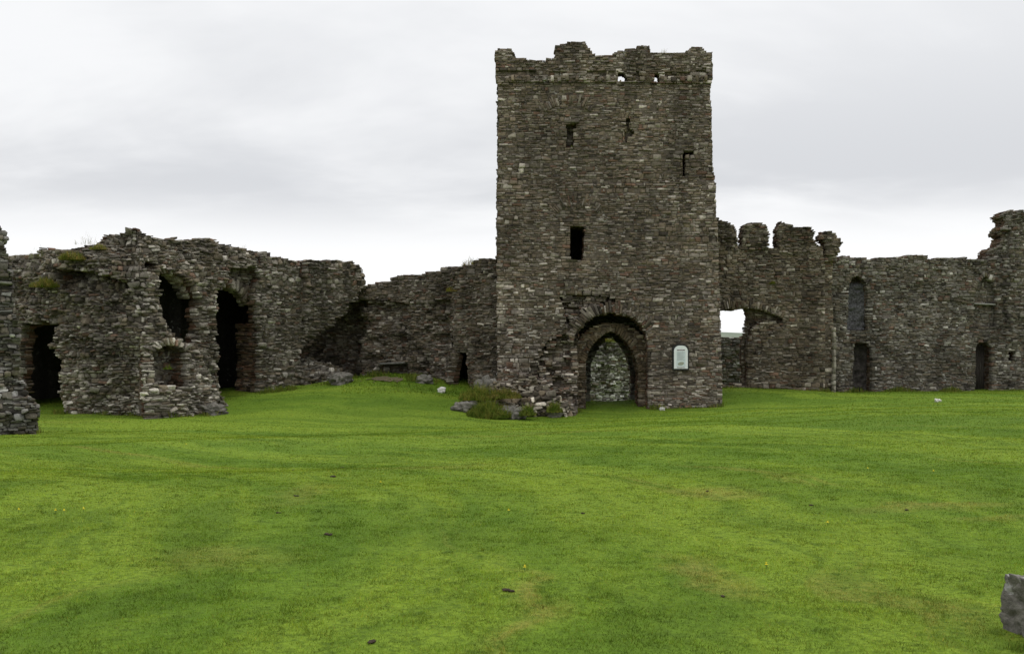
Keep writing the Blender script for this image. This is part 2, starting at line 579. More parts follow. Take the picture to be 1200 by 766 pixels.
        for q0, q1 in zip(t[:-1], t[1:]):
            e = (q1 - q0) * 0.06
            k = self.rng.uniform(0.55, 1.15)
            p0, p1 = fa(q0 + e), fa(q1 - e)
            o0, o1 = p0 + (fb(q0 + e) - p0) * k, p1 + (fb(q1 - e) - p1) * k
            cor = np.array([p0, p1, o1, o0]) + self.rng.uniform(-0.015, 0.015, (4, 2))
            m = cor.mean(0)
            dd = d + self.rng.normal(0, 0.02)
            c = self.pick(m[0], m[1]) * gain
            self.st.append((cor, dd, 0.34, c))
            for s in range(1, (self.maxstack if stack is None else stack) + 1):
                self.st.append((cor + self.rng.uniform(-0.02, 0.02, (4, 2)), dd - 0.3 * s, 0.34, self.pick(m[0], m[1])))

    def loose(self, pts, size=(0.10, 0.22)):
        """odd stones at given photo pixels"""
        for (px, py) in pts:
            u, v = self.uv_of_px(px, py)
            w, h = self.rng.uniform(*size), self.rng.uniform(0.09, 0.18)
            self.put(u - w / 2, u + w / 2, v, v + h)

    def stone_arrays(self):
        if not self.st: return None
        r = self.rng
        N = len(self.st)
        cor = np.array([s[0] for s in self.st])
        d = np.array([s[1] for s in self.st]); ln = np.array([s[2] for s in self.st]); c = np.array([s[3] for s in self.st])
        cen = cor.mean(1, keepdims=True)
        if self.rot:
            th = r.normal(0, self.rot, N); cs, sn = np.cos(th)[:, None], np.sin(th)[:, None]
            q = cor - cen
            cor = cen + np.stack([q[..., 0] * cs - q[..., 1] * sn, q[..., 0] * sn + q[..., 1] * cs], -1)
        size = np.minimum(np.linalg.norm(cor[:, 1] - cor[:, 0], axis=1), np.linalg.norm(cor[:, 3] - cor[:, 0], axis=1))
        # knock the corners off: eight-sided outlines
        ring = np.empty((N, 8, 2))
        for k in range(4):
            p, a, b = cor[:, k], cor[:, (k - 1) % 4], cor[:, (k + 1) % 4]
            for t, (e, o) in enumerate(((a, 2 * k), (b, 2 * k + 1))):
                l = np.linalg.norm(e - p, axis=1)
                cut = np.minimum(size * r.uniform(0.02, self.cutmax, N), l * 0.45)
                ring[:, o] = p + (e - p) * (cut / l)[:, None]
        ring = ring + r.uniform(-0.05, 0.05, ring.shape) * size[:, None, None]
        bev = np.clip(size * 0.20, 0.006, 0.03)
        sub = np.linalg.norm(ring - cen, axis=2)
        ins = cen + (ring - cen) * (1 - (bev[:, None] * r.uniform(0.4, 1.8, (N, 8)) / np.maximum(sub, 1e-3)).clip(0, 0.6))[:, :, None]
        tu, tv = r.normal(0, self.tilt, (N, 1)), r.normal(0, self.tilt * 1.6, (N, 1))
        tl = lambda P: (np.clip(tu * (P[..., 0] - cen[..., 0]) + tv * (P[..., 1] - cen[..., 1]), -0.07, 0.07))
        dd_out = d[:, None] - bev[:, None] * r.uniform(0.4, 1.4, (N, 8)) + tl(ring)
        dd_in = d[:, None] + r.normal(0, 0.006 + self.proud * 0.15, (N, 8)) + tl(ins)
        uv = np.concatenate([ring, ring, ins], axis=1)
        dd = np.concatenate([np.repeat((d - ln)[:, None], 8, 1), dd_out, dd_in], axis=1)
        x, y = self.pos(uv[:, :, 0], dd)
        V = np.stack([x, y, uv[:, :, 1]], -1).reshape(-1, 3)
        base = (np.arange(N) * 24)[:, None]
        quads = []
        for k in range(8):
            k2 = (k + 1) % 8
            quads.append(base + np.array([k, k2, 8 + k2, 8 + k]))
            quads.append(base + np.array([8 + k, 8 + k2, 16 + k2, 16 + k]))
        for a4 in ((16, 17, 18, 19), (19, 20, 21, 22), (16, 19, 22, 23)):
            quads.append(base + np.array(a4))
        return V, np.concatenate(quads), np.repeat(c, 24, axis=0)

    def core_arrays(self, c=0.14):
        nu, nv = max(int(round(self.L / c)), 1), max(int(round((self.zr[1] - self.zr[0]) / c)), 1)
        us, vs = np.linspace(0, self.L, nu + 1), np.linspace(self.zr[0], self.zr[1], nv + 1)
        def look(A, u, v):
            i = np.clip((u / self.h).astype(int), 0, len(self.gu) - 1); j = np.clip(((v - self.zr[0]) / self.h).astype(int), 0, len(self.gv) - 1)
            return A[i, j]
        cu, cv = np.meshgrid((us[1:] + us[:-1]) / 2, (vs[1:] + vs[:-1]) / 2, indexing='ij')
        m = look(self.mask, cu, cv)
        for du, dv in ((-1, -1), (1, -1), (1, 1), (-1, 1), (0, 1), (1, 0), (-1, 0)):
            m &= look(self.mask, cu + du * c * 0.62, cv + dv * c * 0.62)
        GU, GV = np.meshgrid(us, vs, indexing='ij')
        D = np.minimum.reduce([look(self.D, np.clip(GU + a, 0, self.L - 1e-3), np.clip(GV + b, self.zr[0], self.zr[1] - 1e-3)) for a in (-.06, .06) for b in (-.06, .06)])
        # mortar stands flush with the stones in places and is washed out in others
        D = D - self.core_off * (2.1 - 2.4 * fbm(GU * 0.9, GV * 0.9, self.seed + 0.5, 3)).clip(0.35, 1.6)
        xf, yf = self.pos(GU, D); TB = look(self.TB, np.clip(GU, 0, self.L - 1e-3), np.clip(GV, self.zr[0], self.zr[1] - 1e-3))
        xb, yb = self.pos(GU, np.minimum(-TB, D - 0.3))
        Vf = np.stack([xf, yf, GV], -1).reshape(-1, 3); Vb = np.stack([xb, yb, GV], -1).reshape(-1, 3)
        n = len(Vf)
        idx = np.arange(n).reshape(nu + 1, nv + 1)
        I, J = np.nonzero(m)
        q = [np.stack([idx[I, J], idx[I + 1, J], idx[I + 1, J + 1], idx[I, J + 1]], 1)]
        q.append(q[0][:, ::-1] + n)
        mp = np.pad(m, 1)
        for (di, dj, a, b) in ((-1, 0, (0, 0), (0, 1)), (1, 0, (1, 1), (1, 0)), (0, -1, (1, 0), (0, 0)), (0, 1, (0, 1), (1, 1))):
            s = m & ~mp[1 + di:1 + di + m.shape[0], 1 + dj:1 + dj + m.shape[1]]
            i, j = np.nonzero(s)
            A, B = idx[i + a[0], j + a[1]], idx[i + b[0], j + b[1]]
            q.append(np.stack([A, B, B + n, A + n], 1))
        V = np.concatenate([Vf, Vb]); Q = np.concatenate(q)
        used = np.unique(Q)
        remap = np.full(len(V), -1); remap[used] = np.arange(len(used))
        return V[used], remap[Q], np.tile(MORTAR * self.gain, (len(used), 1))

    def build(self, name, parent=None, core=True):
        parts = []
        s = self.stone_arrays()
        if s: parts.append(s)
        if core: parts.append(self.core_arrays())
        V, Q, C, o = [], [], [], 0
        for v, q, c in parts:
            V.append(v); Q.append(q + o); C.append(c); o += len(v)
        self.st = []
        return mesh_obj(name, np.concatenate(V), [np.concatenate(Q)], M_STONE, parent, np.concatenate(C))


def box_arrays(x0, x1, y0, y1, z0, z1):
    V = np.array([[x, y, z] for z in (z0, z1) for (x, y) in ((x0, y0), (x1, y0), (x1, y1), (x0, y1))], float)
    Q = np.array([[0, 3, 2, 1], [4, 5, 6, 7], [0, 1, 5, 4], [1, 2, 6, 5], [2, 3, 7, 6], [3, 0, 4, 7]])
    return V, Q


def join(parts):
    V, Q, o = [], [], 0
    for v, q in parts:
        V.append(v); Q.append(np.asarray(q) + o); o += len(v)
    return np.concatenate(V), np.concatenate(Q)


# ------------------------------------------------------------------ ground
def g(px, py, Y):
    return at(px, py, Y)


CTRL = [(0, -6, 0.05), (-8, -4, 0.1), (9, -4, 0.15), (0, 0, 0), (-4, 4, 0.0), (4, 5.3, -0.02), (0, 5.3, 0.0), (-8, 9, 0.02), (8, 9, 0.05), (0, 12, -0.16),
        g(0, 521, 22), g(150, 521, 22.5), g(300, 536, 21), g(20, 508, 31), g(-60, 508, 31), g(130, 488, 38.7), g(250, 489, 40.2), g(60, 486, 39.5),
        g(330, 458, 44.5), g(400, 450, 46), g(445, 440, 46.6), g(520, 442, 46.3), g(570, 455, 45), g(541, 462, 44.8), g(500, 462, 43), g(420, 466, 42.5), g(320, 468, 42),
        g(600, 485, 42), g(720, 481, 43), g(845, 478, 43), g(700, 471, 60), g(640, 471, 60), g(800, 471, 60), g(715, 476, 50),
        g(850, 452, 46.6), g(960, 459, 46.6), g(1010, 461, 47.6), g(1100, 459, 47.6), g(1200, 457, 47.6), g(1300, 456, 47.6),
        (0, 30, -0.85), (0, 20, -0.42), (10, 20, -0.10), (13, 30, -0.32), (-22, 30, -1.0), (-34, 40, -0.9), (34, 42, -0.3), (36, 20, 0.2), (-36, 10, 0.1),
        (-20, 56, -0.6), (20, 58, -0.5), (8, 36, -0.72), (-10, 12, -0.02)]
CTRL = np.array(CTRL)


def tps_k(r2):
    return np.where(r2 > 0, 0.5 * r2 * np.log(np.maximum(r2, 1e-12)), 0.0)


def tps_fit():
    n = len(CTRL)
    p = CTRL[:, :2]
    K = tps_k(((p[:, None] - p[None]) ** 2).sum(-1)) + np.eye(n) * 3.0
    A = np.zeros((n + 3, n + 3)); A[:n, :n] = K
    A[:n, n] = 1; A[:n, n + 1:] = p; A[n, :n] = 1; A[n + 1:, :n] = p.T
    return np.linalg.solve(A, np.concatenate([CTRL[:, 2], [0, 0, 0]]))


TPS = tps_fit()


def ground(x, y):
    x, y = np.asarray(x, float), np.asarray(y, float)
    xc, yc = np.clip(x, -38, 40), np.clip(y, -7, 60)
    r = TPS[-3] + TPS[-2] * xc + TPS[-1] * yc
    for (cx, cy, _), w in zip(CTRL, TPS):
        r = r + w * tps_k((xc - cx) ** 2 + (yc - cy) ** 2)
    und = (fbm(x * 0.16, y * 0.16, 3.0, 3) - 0.5) * 0.34 + (fbm(x * 0.7, y * 0.7, 8.0, 3) - 0.5) * 0.07
    r = r + und * sstep(2, 9, y)
    # grown-over heap at the tower's lower left corner
    r = r + 0.75 * np.exp(-((x + 1.15) / 0.9) ** 2 - ((y - 42.3) / 1.0) ** 2) * (0.7 + 0.6 * fbm(x * 2.2, y * 2.2, 4.0, 3))
    out = np.maximum(np.maximum(np.abs(x) - 45, y - 64), -y - 20)
    r = r - 42 * sstep(0, 260, out)
    return r


def build_lawn():
    def axis(lo, hi, a, b, step):
        f = np.arange(lo, hi + step / 2, step)
        left = lo - np.cumsum(1.35 ** np.arange(1, 26) * step); right = hi + np.cumsum(1.35 ** np.arange(1, 26) * step)
        left, right = left[left > a], right[right < b]
        return np.concatenate([[a], left[::-1], f, right, [b]])
    xs, ys = axis(-42, 42, -6000, 6000, 0.3), axis(-4, 62, -3000, 9000, 0.3)
    X, Y = np.meshgrid(xs, ys, indexing='ij')
    Z = ground(X, Y)
    idx = np.arange(X.size).reshape(X.shape)
    Q = np.stack([idx[:-1, :-1], idx[1:, :-1], idx[1:, 1:], idx[:-1, 1:]], -1).reshape(-1, 4)
    o = mesh_obj("lawn", np.stack([X, Y, Z], -1).reshape(-1, 3), [Q], M_LAWN, smooth=True)
    tag(o, "mown green castle lawn with mowing arcs and dry patches", "lawn", kind='structure')


build_lawn()


def build_hill():
    n = 90
    a = np.linspace(-0.5, 1.15, n)                 # bearing
    rows = []
    for dist, k in ((1300, -0.6), (1500, 0.0), (1750, 0.55), (2050, 0.95), (2400, 1.0), (3000, 0.4)):
        x, y = np.sin(a) * dist, np.cos(a) * dist
        h = 25 * (0.55 + 0.9 * fbm(a * 7 + 3, dist * 0.0007, 2, 4)) * k + 3
        rows.append(np.stack([x, y, h - (60 if k < 0 else 0)], -1))
    V = np.array(rows)
    idx = np.arange(V.shape[0] * n).reshape(V.shape[0], n)
    Q = np.stack([idx[:-1, :-1], idx[:-1, 1:], idx[1:, 1:], idx[1:, :-1]], -1).reshape(-1, 4)
    o = mesh_obj("hill", V.reshape(-1, 3), [Q], M_HILL, smooth=True)
    tag(o, "distant low green hill seen through the broken window gap", "hill", kind='structure')


build_hill()


def gz(x, y):
    return float(ground(np.array([x]), np.array([y]))[0])


def wall_line(pa, Ya, pb, Yb, extra=()):
    pts = [((pa - HX) / F * Ya, Ya)] + [((p - HX) / F * Y, Y) for p, Y in extra] + [((pb - HX) / F * Yb, Yb)]
    return pts


# ------------------------------------------------------------------ gate tower
TY = 43.0


def build_tower():
    root = empty("gate_tower")
    outline = [(583, 500), (582, 300), (582, 216), (584, 213), (584, 100), (581, 92), (580, 60), (583, 59), (600, 59), (603, 63), (605, 69), (606, 68), (625, 71), (648, 69), (650, 66),
               (650, 55), (660, 51), (668, 50), (687, 51), (688, 56), (693, 60), (694, 64), (702, 67), (718, 65), (722, 61), (735, 58), (748, 55), (761, 55),
               (762, 62), (775, 63), (790, 61), (805, 61), (812, 57), (823, 57), (826, 61), (834, 63), (835, 90), (833, 100), (834, 140), (836, 195), (838, 205),
               (839, 215), (839, 258), (841, 262), (844, 370), (847, 500)]
    gate = [(677, 520), (677, 400), (679, 390), (685, 381), (694, 374), (705, 369), (718, 367), (732, 369), (743, 374), (752, 383), (757, 392), (759, 402), (759, 520)]
    slit_win = [(668, 267), (684, 267), (684, 305), (668, 305)]
    slot = [(664, 146), (675, 145), (676, 150), (672, 152), (672, 160), (673, 168), (671, 174), (664, 173)]
    keyslit = [(800, 180), (813, 177), (814, 180), (804, 183), (803, 207), (800, 207)]
    holes = [[(724, 86), (733, 87), (734, 96), (724, 96)], [(766.5, 87), (772.5, 87), (772.5, 96), (766.5, 96)]]
    blocked = [(733, 139), (739, 138), (737, 150), (744, 156), (742, 160), (737, 158), (734, 168), (731, 160), (735, 154)]
    thru = [gate, slit_win, keyslit] + holes

    def mask(px, py):
        m = inpoly(px, py, outline)
        for h in thru: m &= ~inpoly(px, py, h)
        return m

    def depth(px, py):
        d = np.where(py < 98, 0.07, 0.0)
        d = d + np.where(py > 214, 0.07, 0.0) + sstep(400, 480, py) * 0.10
        d = np.where((py > 84) & (py < 90) & (fbm(px * 0.12, py * 0.02, 5) > 0.45) & (np.abs(px - 728) > 9) & (np.abs(px - 770) > 7), d - 0.13, d)      # shadow line under the corbel course
        d = np.where(inpoly(px, py, slot), -0.55, d)
        d = np.where(inpoly(px, py, blocked), -0.3, d)
        # robbed, ragged facing left of and above the gate arch
        rag = inpoly(px, py, [(655, 345), (700, 346), (722, 350), (716, 368), (690, 376), (678, 392), (677, 470), (640, 478), (618, 440), (640, 400), (660, 392), (664, 370)])
        d = d - rag * (0.12 + 0.50 * sstep(0.40, 0.62, fbm(px * 0.11, py * 0.16, 2.0, 3)))
        low = inpoly(px, py, [(583, 430), (640, 445), (676, 470), (676, 520), (583, 520)])
        return d + low * (0.15 + 0.55 * fbm(px * 0.06, py * 0.06, 4.0, 3))

    def colfun(px, py, w):
        w = w.copy()
        gg = 1.0
        if py > 330: w[4] *= 1.8; w[6] *= 1.6; w[1] *= 1.3
        if py > 410: w[4] *= 1.5; w[6] *= 1.4
        if px < 690 and 380 < py < 470: w[4] *= 1.6; w[2] *= 2
        if py < 330: w[0] *= 1.5; w[5] *= 1.5
        return w, gg

    wl = Masonry(wall_line(577, TY, 850, TY), (-1.9, 15.1), mask, depth, T=1.0, course=(0.07, 0.23), width=(0.09, 0.45), split=(0.25, 0.42, 0.33), proud=0.015, edge=0.6, gain=(1.17, 1.06, 0.985), core_off=0.028, cut=0.24, tilt=0.13,
                 maxstack=3, colfun=colfun, seed=3, rot=0.035, back=lambda px, py: np.where(py < 99, 0.4, 1.0))
    wl.lay()
    wl.build("front_wall", root)
    # relieving arches showing as fans of thin slabs in the face
    inner = [(638, 134), (648, 126), (664, 122), (680, 124), (692, 132)]
    outer = [(630, 124), (643, 114), (664, 109), (684, 112), (699, 122)]
    wl.ring(inner, outer, 0.012, (0.06, 0.12), 0, 0.95); wl.build("relieving_arch", root, core=False)
    inner = [(652, 252), (662, 244), (676, 241), (690, 243), (700, 250)]
    outer = [(642, 240), (656, 231), (676, 227), (696, 230), (710, 240)]
    wl.ring(inner, outer, 0.08, (0.06, 0.12), 0, 0.95); wl.build("relieving_arch", root, core=False)
    inner = [(672, 402), (674, 390), (681, 381), (692, 373), (705, 368), (718, 366), (732, 368), (744, 373), (753, 382), (758, 391), (760, 402)]
    outer = [(663, 400), (665, 388), (671, 374), (682, 362), (700, 353), (718, 351), (735, 353), (750, 360), (763, 371), (769, 383), (771, 400)]
    wl.maxstack = 3
    wl.ring(inner, outer, 0.08, (0.06, 0.13), 3, 0.88); wl.build("gate_arch", root, core=False)
    # lintel over the upper slot and corbels under the parapet
    u, v = wl.uv_of_px(670, 144)
    wl.st.append((np.array([[u - .35, v], [u + .32, v], [u + .32, v + .13], [u - .35, v + .12]]), 0.05, 0.3, PAL[0] * 0.9))
    wl.build("lintel", root, core=False)
    for px in np.arange(590, 832, 9.5):
        if 718 < px < 740 or 761 < px < 779: continue
        u, v = wl.uv_of_px(px + RNG.uniform(-1.5, 1.5), 93 + RNG.uniform(-1, 1))
        a, b = RNG.uniform(.07, .12), RNG.uniform(.09, .13)
        wl.st.append((np.array([[u - a, v - b * .9], [u + a, v - b], [u + a * .9, v + b], [u - a * .9, v + b]]), 0.13 + RNG.uniform(-.03, .04), 0.3, wl.pick(u, v)))
        wl.build("corbel", root, core=False)

    # deeper pointed inner arch of the passage
    IY = TY + 0.75
    pointed = [(687, 520), (687, 425), (689, 415), (694, 405), (701, 397), (709, 391), (716, 388), (725, 392), (734, 400), (741, 410), (746, 422), (748, 436), (748, 520)]
    full = [(655, 345), (655, 520), (782, 520), (782, 345)]
    vault = [(655, 402), (676, 402), (682, 394), (691, 386), (703, 380), (718, 378), (733, 380), (744, 385), (753, 393), (760, 402), (782, 402)]
    solid = vault + [(782, 520), (655, 520)]
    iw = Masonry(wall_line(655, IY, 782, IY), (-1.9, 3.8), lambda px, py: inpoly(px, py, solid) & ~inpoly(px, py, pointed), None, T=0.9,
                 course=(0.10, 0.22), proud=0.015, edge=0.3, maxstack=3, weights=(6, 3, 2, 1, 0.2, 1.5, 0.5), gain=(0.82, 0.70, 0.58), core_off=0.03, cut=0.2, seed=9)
    iw.lay(); iw.build("passage_wall", root)
    iw.ring([(687, 425), (689, 415), (694, 405), (701, 397), (709, 391), (716, 388), (725, 392), (734, 400), (741, 410), (746, 422), (748, 436)],
            [(679, 421), (682, 410), (688, 399), (697, 389), (707, 383), (716, 379), (728, 383), (740, 391), (749, 404), (754, 419), (756, 434)], 0.02, (0.09, 0.18), 3, 1.0)
    iw.build("inner_arch", root, core=False)
    # the passage's far arch, framing the light beyond
    FY = TY + 4.5
    far = [(692.5, 520), (692.5, 430), (695, 420), (700, 410), (706, 402), (711, 398), (715.5, 395.5), (721, 399), (728, 407), (734, 417), (737.5, 428), (739, 440), (739, 520)]
    fw = Masonry(wall_line(648, FY, 790, FY), (-1.9, 3.8), lambda px, py: (py > 340) & ~inpoly(px, py, far), None, T=0.6, course=(0.1, 0.22), proud=0.015, edge=0.4, maxstack=2, seed=10)
    fw.lay(); fw.build("far_arch_wall", root)

    # flanks, back, floors: the tower is a closed, dark box behind its front
    x0, x1 = (583 - HX) / F * TY, (847 - HX) / F * TY
    y1 = TY + 5.4
    top = 13.2
    lm = lambda px, py: np.ones(np.shape(px), bool)
    s1 = Masonry([(x0 + 0.02, y1), (x0 + 0.02, TY + 1.0)], (-1.9, 14.0), lm, None, T=0.9, course=(0.16, 0.3), width=(0.3, 0.8), maxstack=1, seed=21)
    s1.lay(); s1.build("side_wall", root)
    s2 = Masonry([(x1 - 0.42, TY + 1.0), (x1 - 0.42, y1)], (-1.9, 14.0), lm, None, T=0.9, course=(0.16, 0.3), width=(0.3, 0.8), maxstack=1, seed=22)
    s2.lay(); s2.build("side_wall", root)
    V, Q = join([box_arrays(x0 + .93, 3.25, y1 - 0.9, y1, -2, 14), box_arrays(6.55, x1 - 1.35, y1 - 0.9, y1, -2, 14), box_arrays(3.25, 6.55, y1 - 0.9, y1, 2.7, 14)])
    mesh_obj("back_wall", V, [Q], M_STONE, root, np.tile(MORTAR, (len(V), 1)))
    V, Q = box_arrays(x0 + .93, x1 - 1.35, TY + 1.05, y1 - 0.92, 12.45, 12.8)
    mesh_obj("roof", V, [Q], M_STONE, root, np.tile(MORTAR, (len(V), 1)))
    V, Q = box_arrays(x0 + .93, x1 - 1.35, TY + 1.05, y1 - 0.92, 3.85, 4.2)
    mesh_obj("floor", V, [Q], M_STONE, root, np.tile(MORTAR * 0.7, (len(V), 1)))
    settle(root, ((x0 + x1) / 2, TY, gz((x0 + x1) / 2, TY)))
    tag(root, "tall square stone gate tower with pointed archway and ragged parapet", "tower")


build_tower()


# ------------------------------------------------------------------ sign on the tower
def build_sign():
    cx, cz = at(796.5, 418, TY)[0], at(796.5, 418, TY)[2]
    y = TY - 0.30
    root = empty("information_sign", (cx, y, cz - 0.5))
    k = TY / F

    def plate(name, hw, h0, h1, r, ya, yb, mat):
        pts = [(-hw, h0), (hw, h0), (hw, h1 - r)]
        n = 8
        for i in range(1, n + 1):
            t = i / n * math.pi / 2
            pts.append((hw - r + r * math.cos(t), h1 - r + r * math.sin(t)))
        for i in range(0, n + 1):
            t = math.pi / 2 + i / n * math.pi / 2
            pts.append((-hw + r + r * math.cos(t), h1 - r + r * math.sin(t)))
        m = len(pts)
        V = [(p[0], ya, p[1]) for p in pts] + [(p[0], yb, p[1]) for p in pts]
        me = bpy.data.meshes.new(name)
        me.from_pydata(V, [], [list(range(m)), list(range(2 * m - 1, m - 1, -1))] + [[(i + 1) % m, i, m + i, m + (i + 1) % m] for i in range(m)])
        me.materials.append(mat)
        o = bpy.data.objects.new(name, me); COL.objects.link(o); o.parent = root
        return o
    H = 0.5
    plate("frame", 9.6 * k, H - 15.2 * k, H + 14.8 * k, 0.27, 0.0, 0.22, M_FRAME)
    p = plate("panel", 8.0 * k, H - 13.6 * k, H + 13.2 * k, 0.23, -0.02, -0.003, M_WHITE)
    q = plate("text_panel", 5.2 * k, H - 11.0 * k, H + 6.4 * k, 0.02, -0.024, -0.0205, M_PALEBLUE)
    def bar(name, px0, px1, py0, py1, mat, ya=-0.0285):
        V, Q = box_arrays(px0 * k, px1 * k, ya, ya + 0.004, H + py0 * k, H + py1 * k)
        o = mesh_obj(name, V, [Q], mat, root); return o
    bar("heading", -4.6, 4.6, 7.4, 8.7, M_PRINT)
    bar("footer", -4.4, 4.4, -12.6, -11.7, M_PRINT)
    for i in range(9):
        bar("text_line", -4.3, 4.3 - (i * 7 % 5) * 0.5, 5.2 - i * 1.1, 5.45 - i * 1.1, M_PRINT)
    # small oval picture of the castle at the foot of the panel
    n = 20
    V = [(math.cos(t) * 3.6 * k, -0.0285, H - 7.7 * k + math.sin(t) * 2.0 * k + math.cos(t) * 0.5 * k) for t in np.linspace(0, 2 * math.pi, n, endpoint=False)]
    V += [(a, -0.024, c) for a, b, c in V]
    me = bpy.data.meshes.new("picture")
    me.from_pydata(V, [], [list(range(n))] + [[(i + 1) % n, i, n + i, n + (i + 1) % n] for i in range(n)])
    me.materials.append(M_OLIVE)
    o = bpy.data.objects.new("picture", me); COL.objects.link(o); o.parent = root
    tag(root, "small white round-topped notice panel in dark frame right of the archway", "sign")


build_sign()

# ------------------------------------------------------------------ wall right of the tower (battlements) and hall wall
AY = 46.6


def build_battlement_wall():
    root = empty("battlemented_wall")
    body = [(826, 500), (826, 262), (841, 272), (864, 288), (901, 290), (912, 290), (930, 285), (958, 287), (964, 287), (966, 295), (967, 300), (978, 306), (978, 380), (979, 500)]
    opening = [(836, 450), (836, 364), (845, 364), (856, 361), (868, 360.5), (878, 361.5), (880, 372), (877, 390), (873, 405), (875, 430), (873, 449), (862, 450)]
    niche = [(876, 361), (890, 362), (903, 366), (917, 372), (916, 378), (900, 374), (884, 384), (880, 392), (876, 405), (876, 452), (870, 452), (874, 380)]

    def depth(px, py):
        d = np.where(inpoly(px, py, niche), -0.55, 0.0)
        d = d + np.where(inpoly(px, py, [(878, 378), (912, 374), (900, 395), (882, 420)]), -0.12, 0)
        return d + np.where((px > 967), -0.22, 0) - 0.10 * sstep(0.5, 0.75, fbm(px * 0.05, py * 0.05, 1.0, 3))

    def colfun(px, py, w):
        w = w.copy(); w[0] *= 1.4; w[5] *= 1.5
        return w, 1.0
    mk = lambda poly, cut=None: (lambda px, py: inpoly(px, py, poly) & (~inpoly(px, py, cut) if cut else True))
    path = wall_line(826, AY, 982, AY)
    wl = Masonry(path, (-1.4, 6.6), mk(body, opening), depth, T=1.1, course=(0.07, 0.22), width=(0.09, 0.45), split=(0.25, 0.42, 0.33), proud=0.022, edge=1.0, gain=(1.13, 1.03, 0.91), core_off=0.028, cut=0.24, tilt=0.13, maxstack=3, colfun=colfun, seed=31)
    wl.lay(); wl.build("wall_face", root)
    wl.ring([(846, 364), (856, 361), (868, 360.5), (880, 361.5), (892, 363), (904, 367), (917, 373)],
            [(843, 353), (855, 350), (868, 349), (881, 350), (894, 352), (908, 357), (922, 364)], 0.03, (0.08, 0.16), 3, 1.05)
    wl.build("window_arch", root, core=False)
    mer = [[(838, 290), (838, 255), (845, 257), (855, 260), (861, 264), (864, 270), (864, 292), (838, 292)],
           [(869, 292), (870, 266), (874, 262), (882, 260), (893, 261), (899, 264), (902, 275), (900, 292)],
           [(912, 294), (911, 270), (916, 260), (928, 262), (931, 268), (934, 267), (950, 266), (955, 272), (953, 280), (959, 288), (962, 300), (930, 300)],
           [(966, 300), (967, 284), (960, 280), (964, 274), (972, 271), (980, 273), (983, 280), (987, 286), (984, 292), (982, 300), (981, 312), (967, 308)]]
    for i, poly in enumerate(mer):
        mw = Masonry(wall_line(826, AY, 990, AY), (5.6, 8.4), mk(poly), lambda px, py: 0.03 * np.ones(np.shape(px)), T=0.8, course=(0.08, 0.19), width=(0.12, 0.4), proud=0.05, rot=0.08,
                     edge=1.1, maxstack=2, gain=(1.1, 1.02, 0.9), core_off=0.035, seed=40 + i)
        mw.lay(); mw.build("merlon", root)
    # dressed pale corner strip at the right end
    cs = Masonry(path, (-1.2, 2.5), lambda px, py: (px > 976.3) & (px < 979.6) & (py > 383), lambda px, py: 0.06 * np.ones(np.shape(px)), T=0.6, course=(0.2, 0.35), width=(0.3, 0.4),
                 proud=0.01, edge=0.3, maxstack=2, weights=(0, 2, 0, 0, 1.5, 0, 4), split=(1, 0, 0), gain=(1.15, 1.1, 0.98), seed=50)
    cs.lay(); cs.build("corner_stones", root)
    settle(root, (at(905, 455, AY)[0], AY, gz(at(905, 455, AY)[0], AY)))
    tag(root, "battlemented stone wall with broken sky-lit window gap beside the tower", "wall")


build_battlement_wall()
BY = 47.6


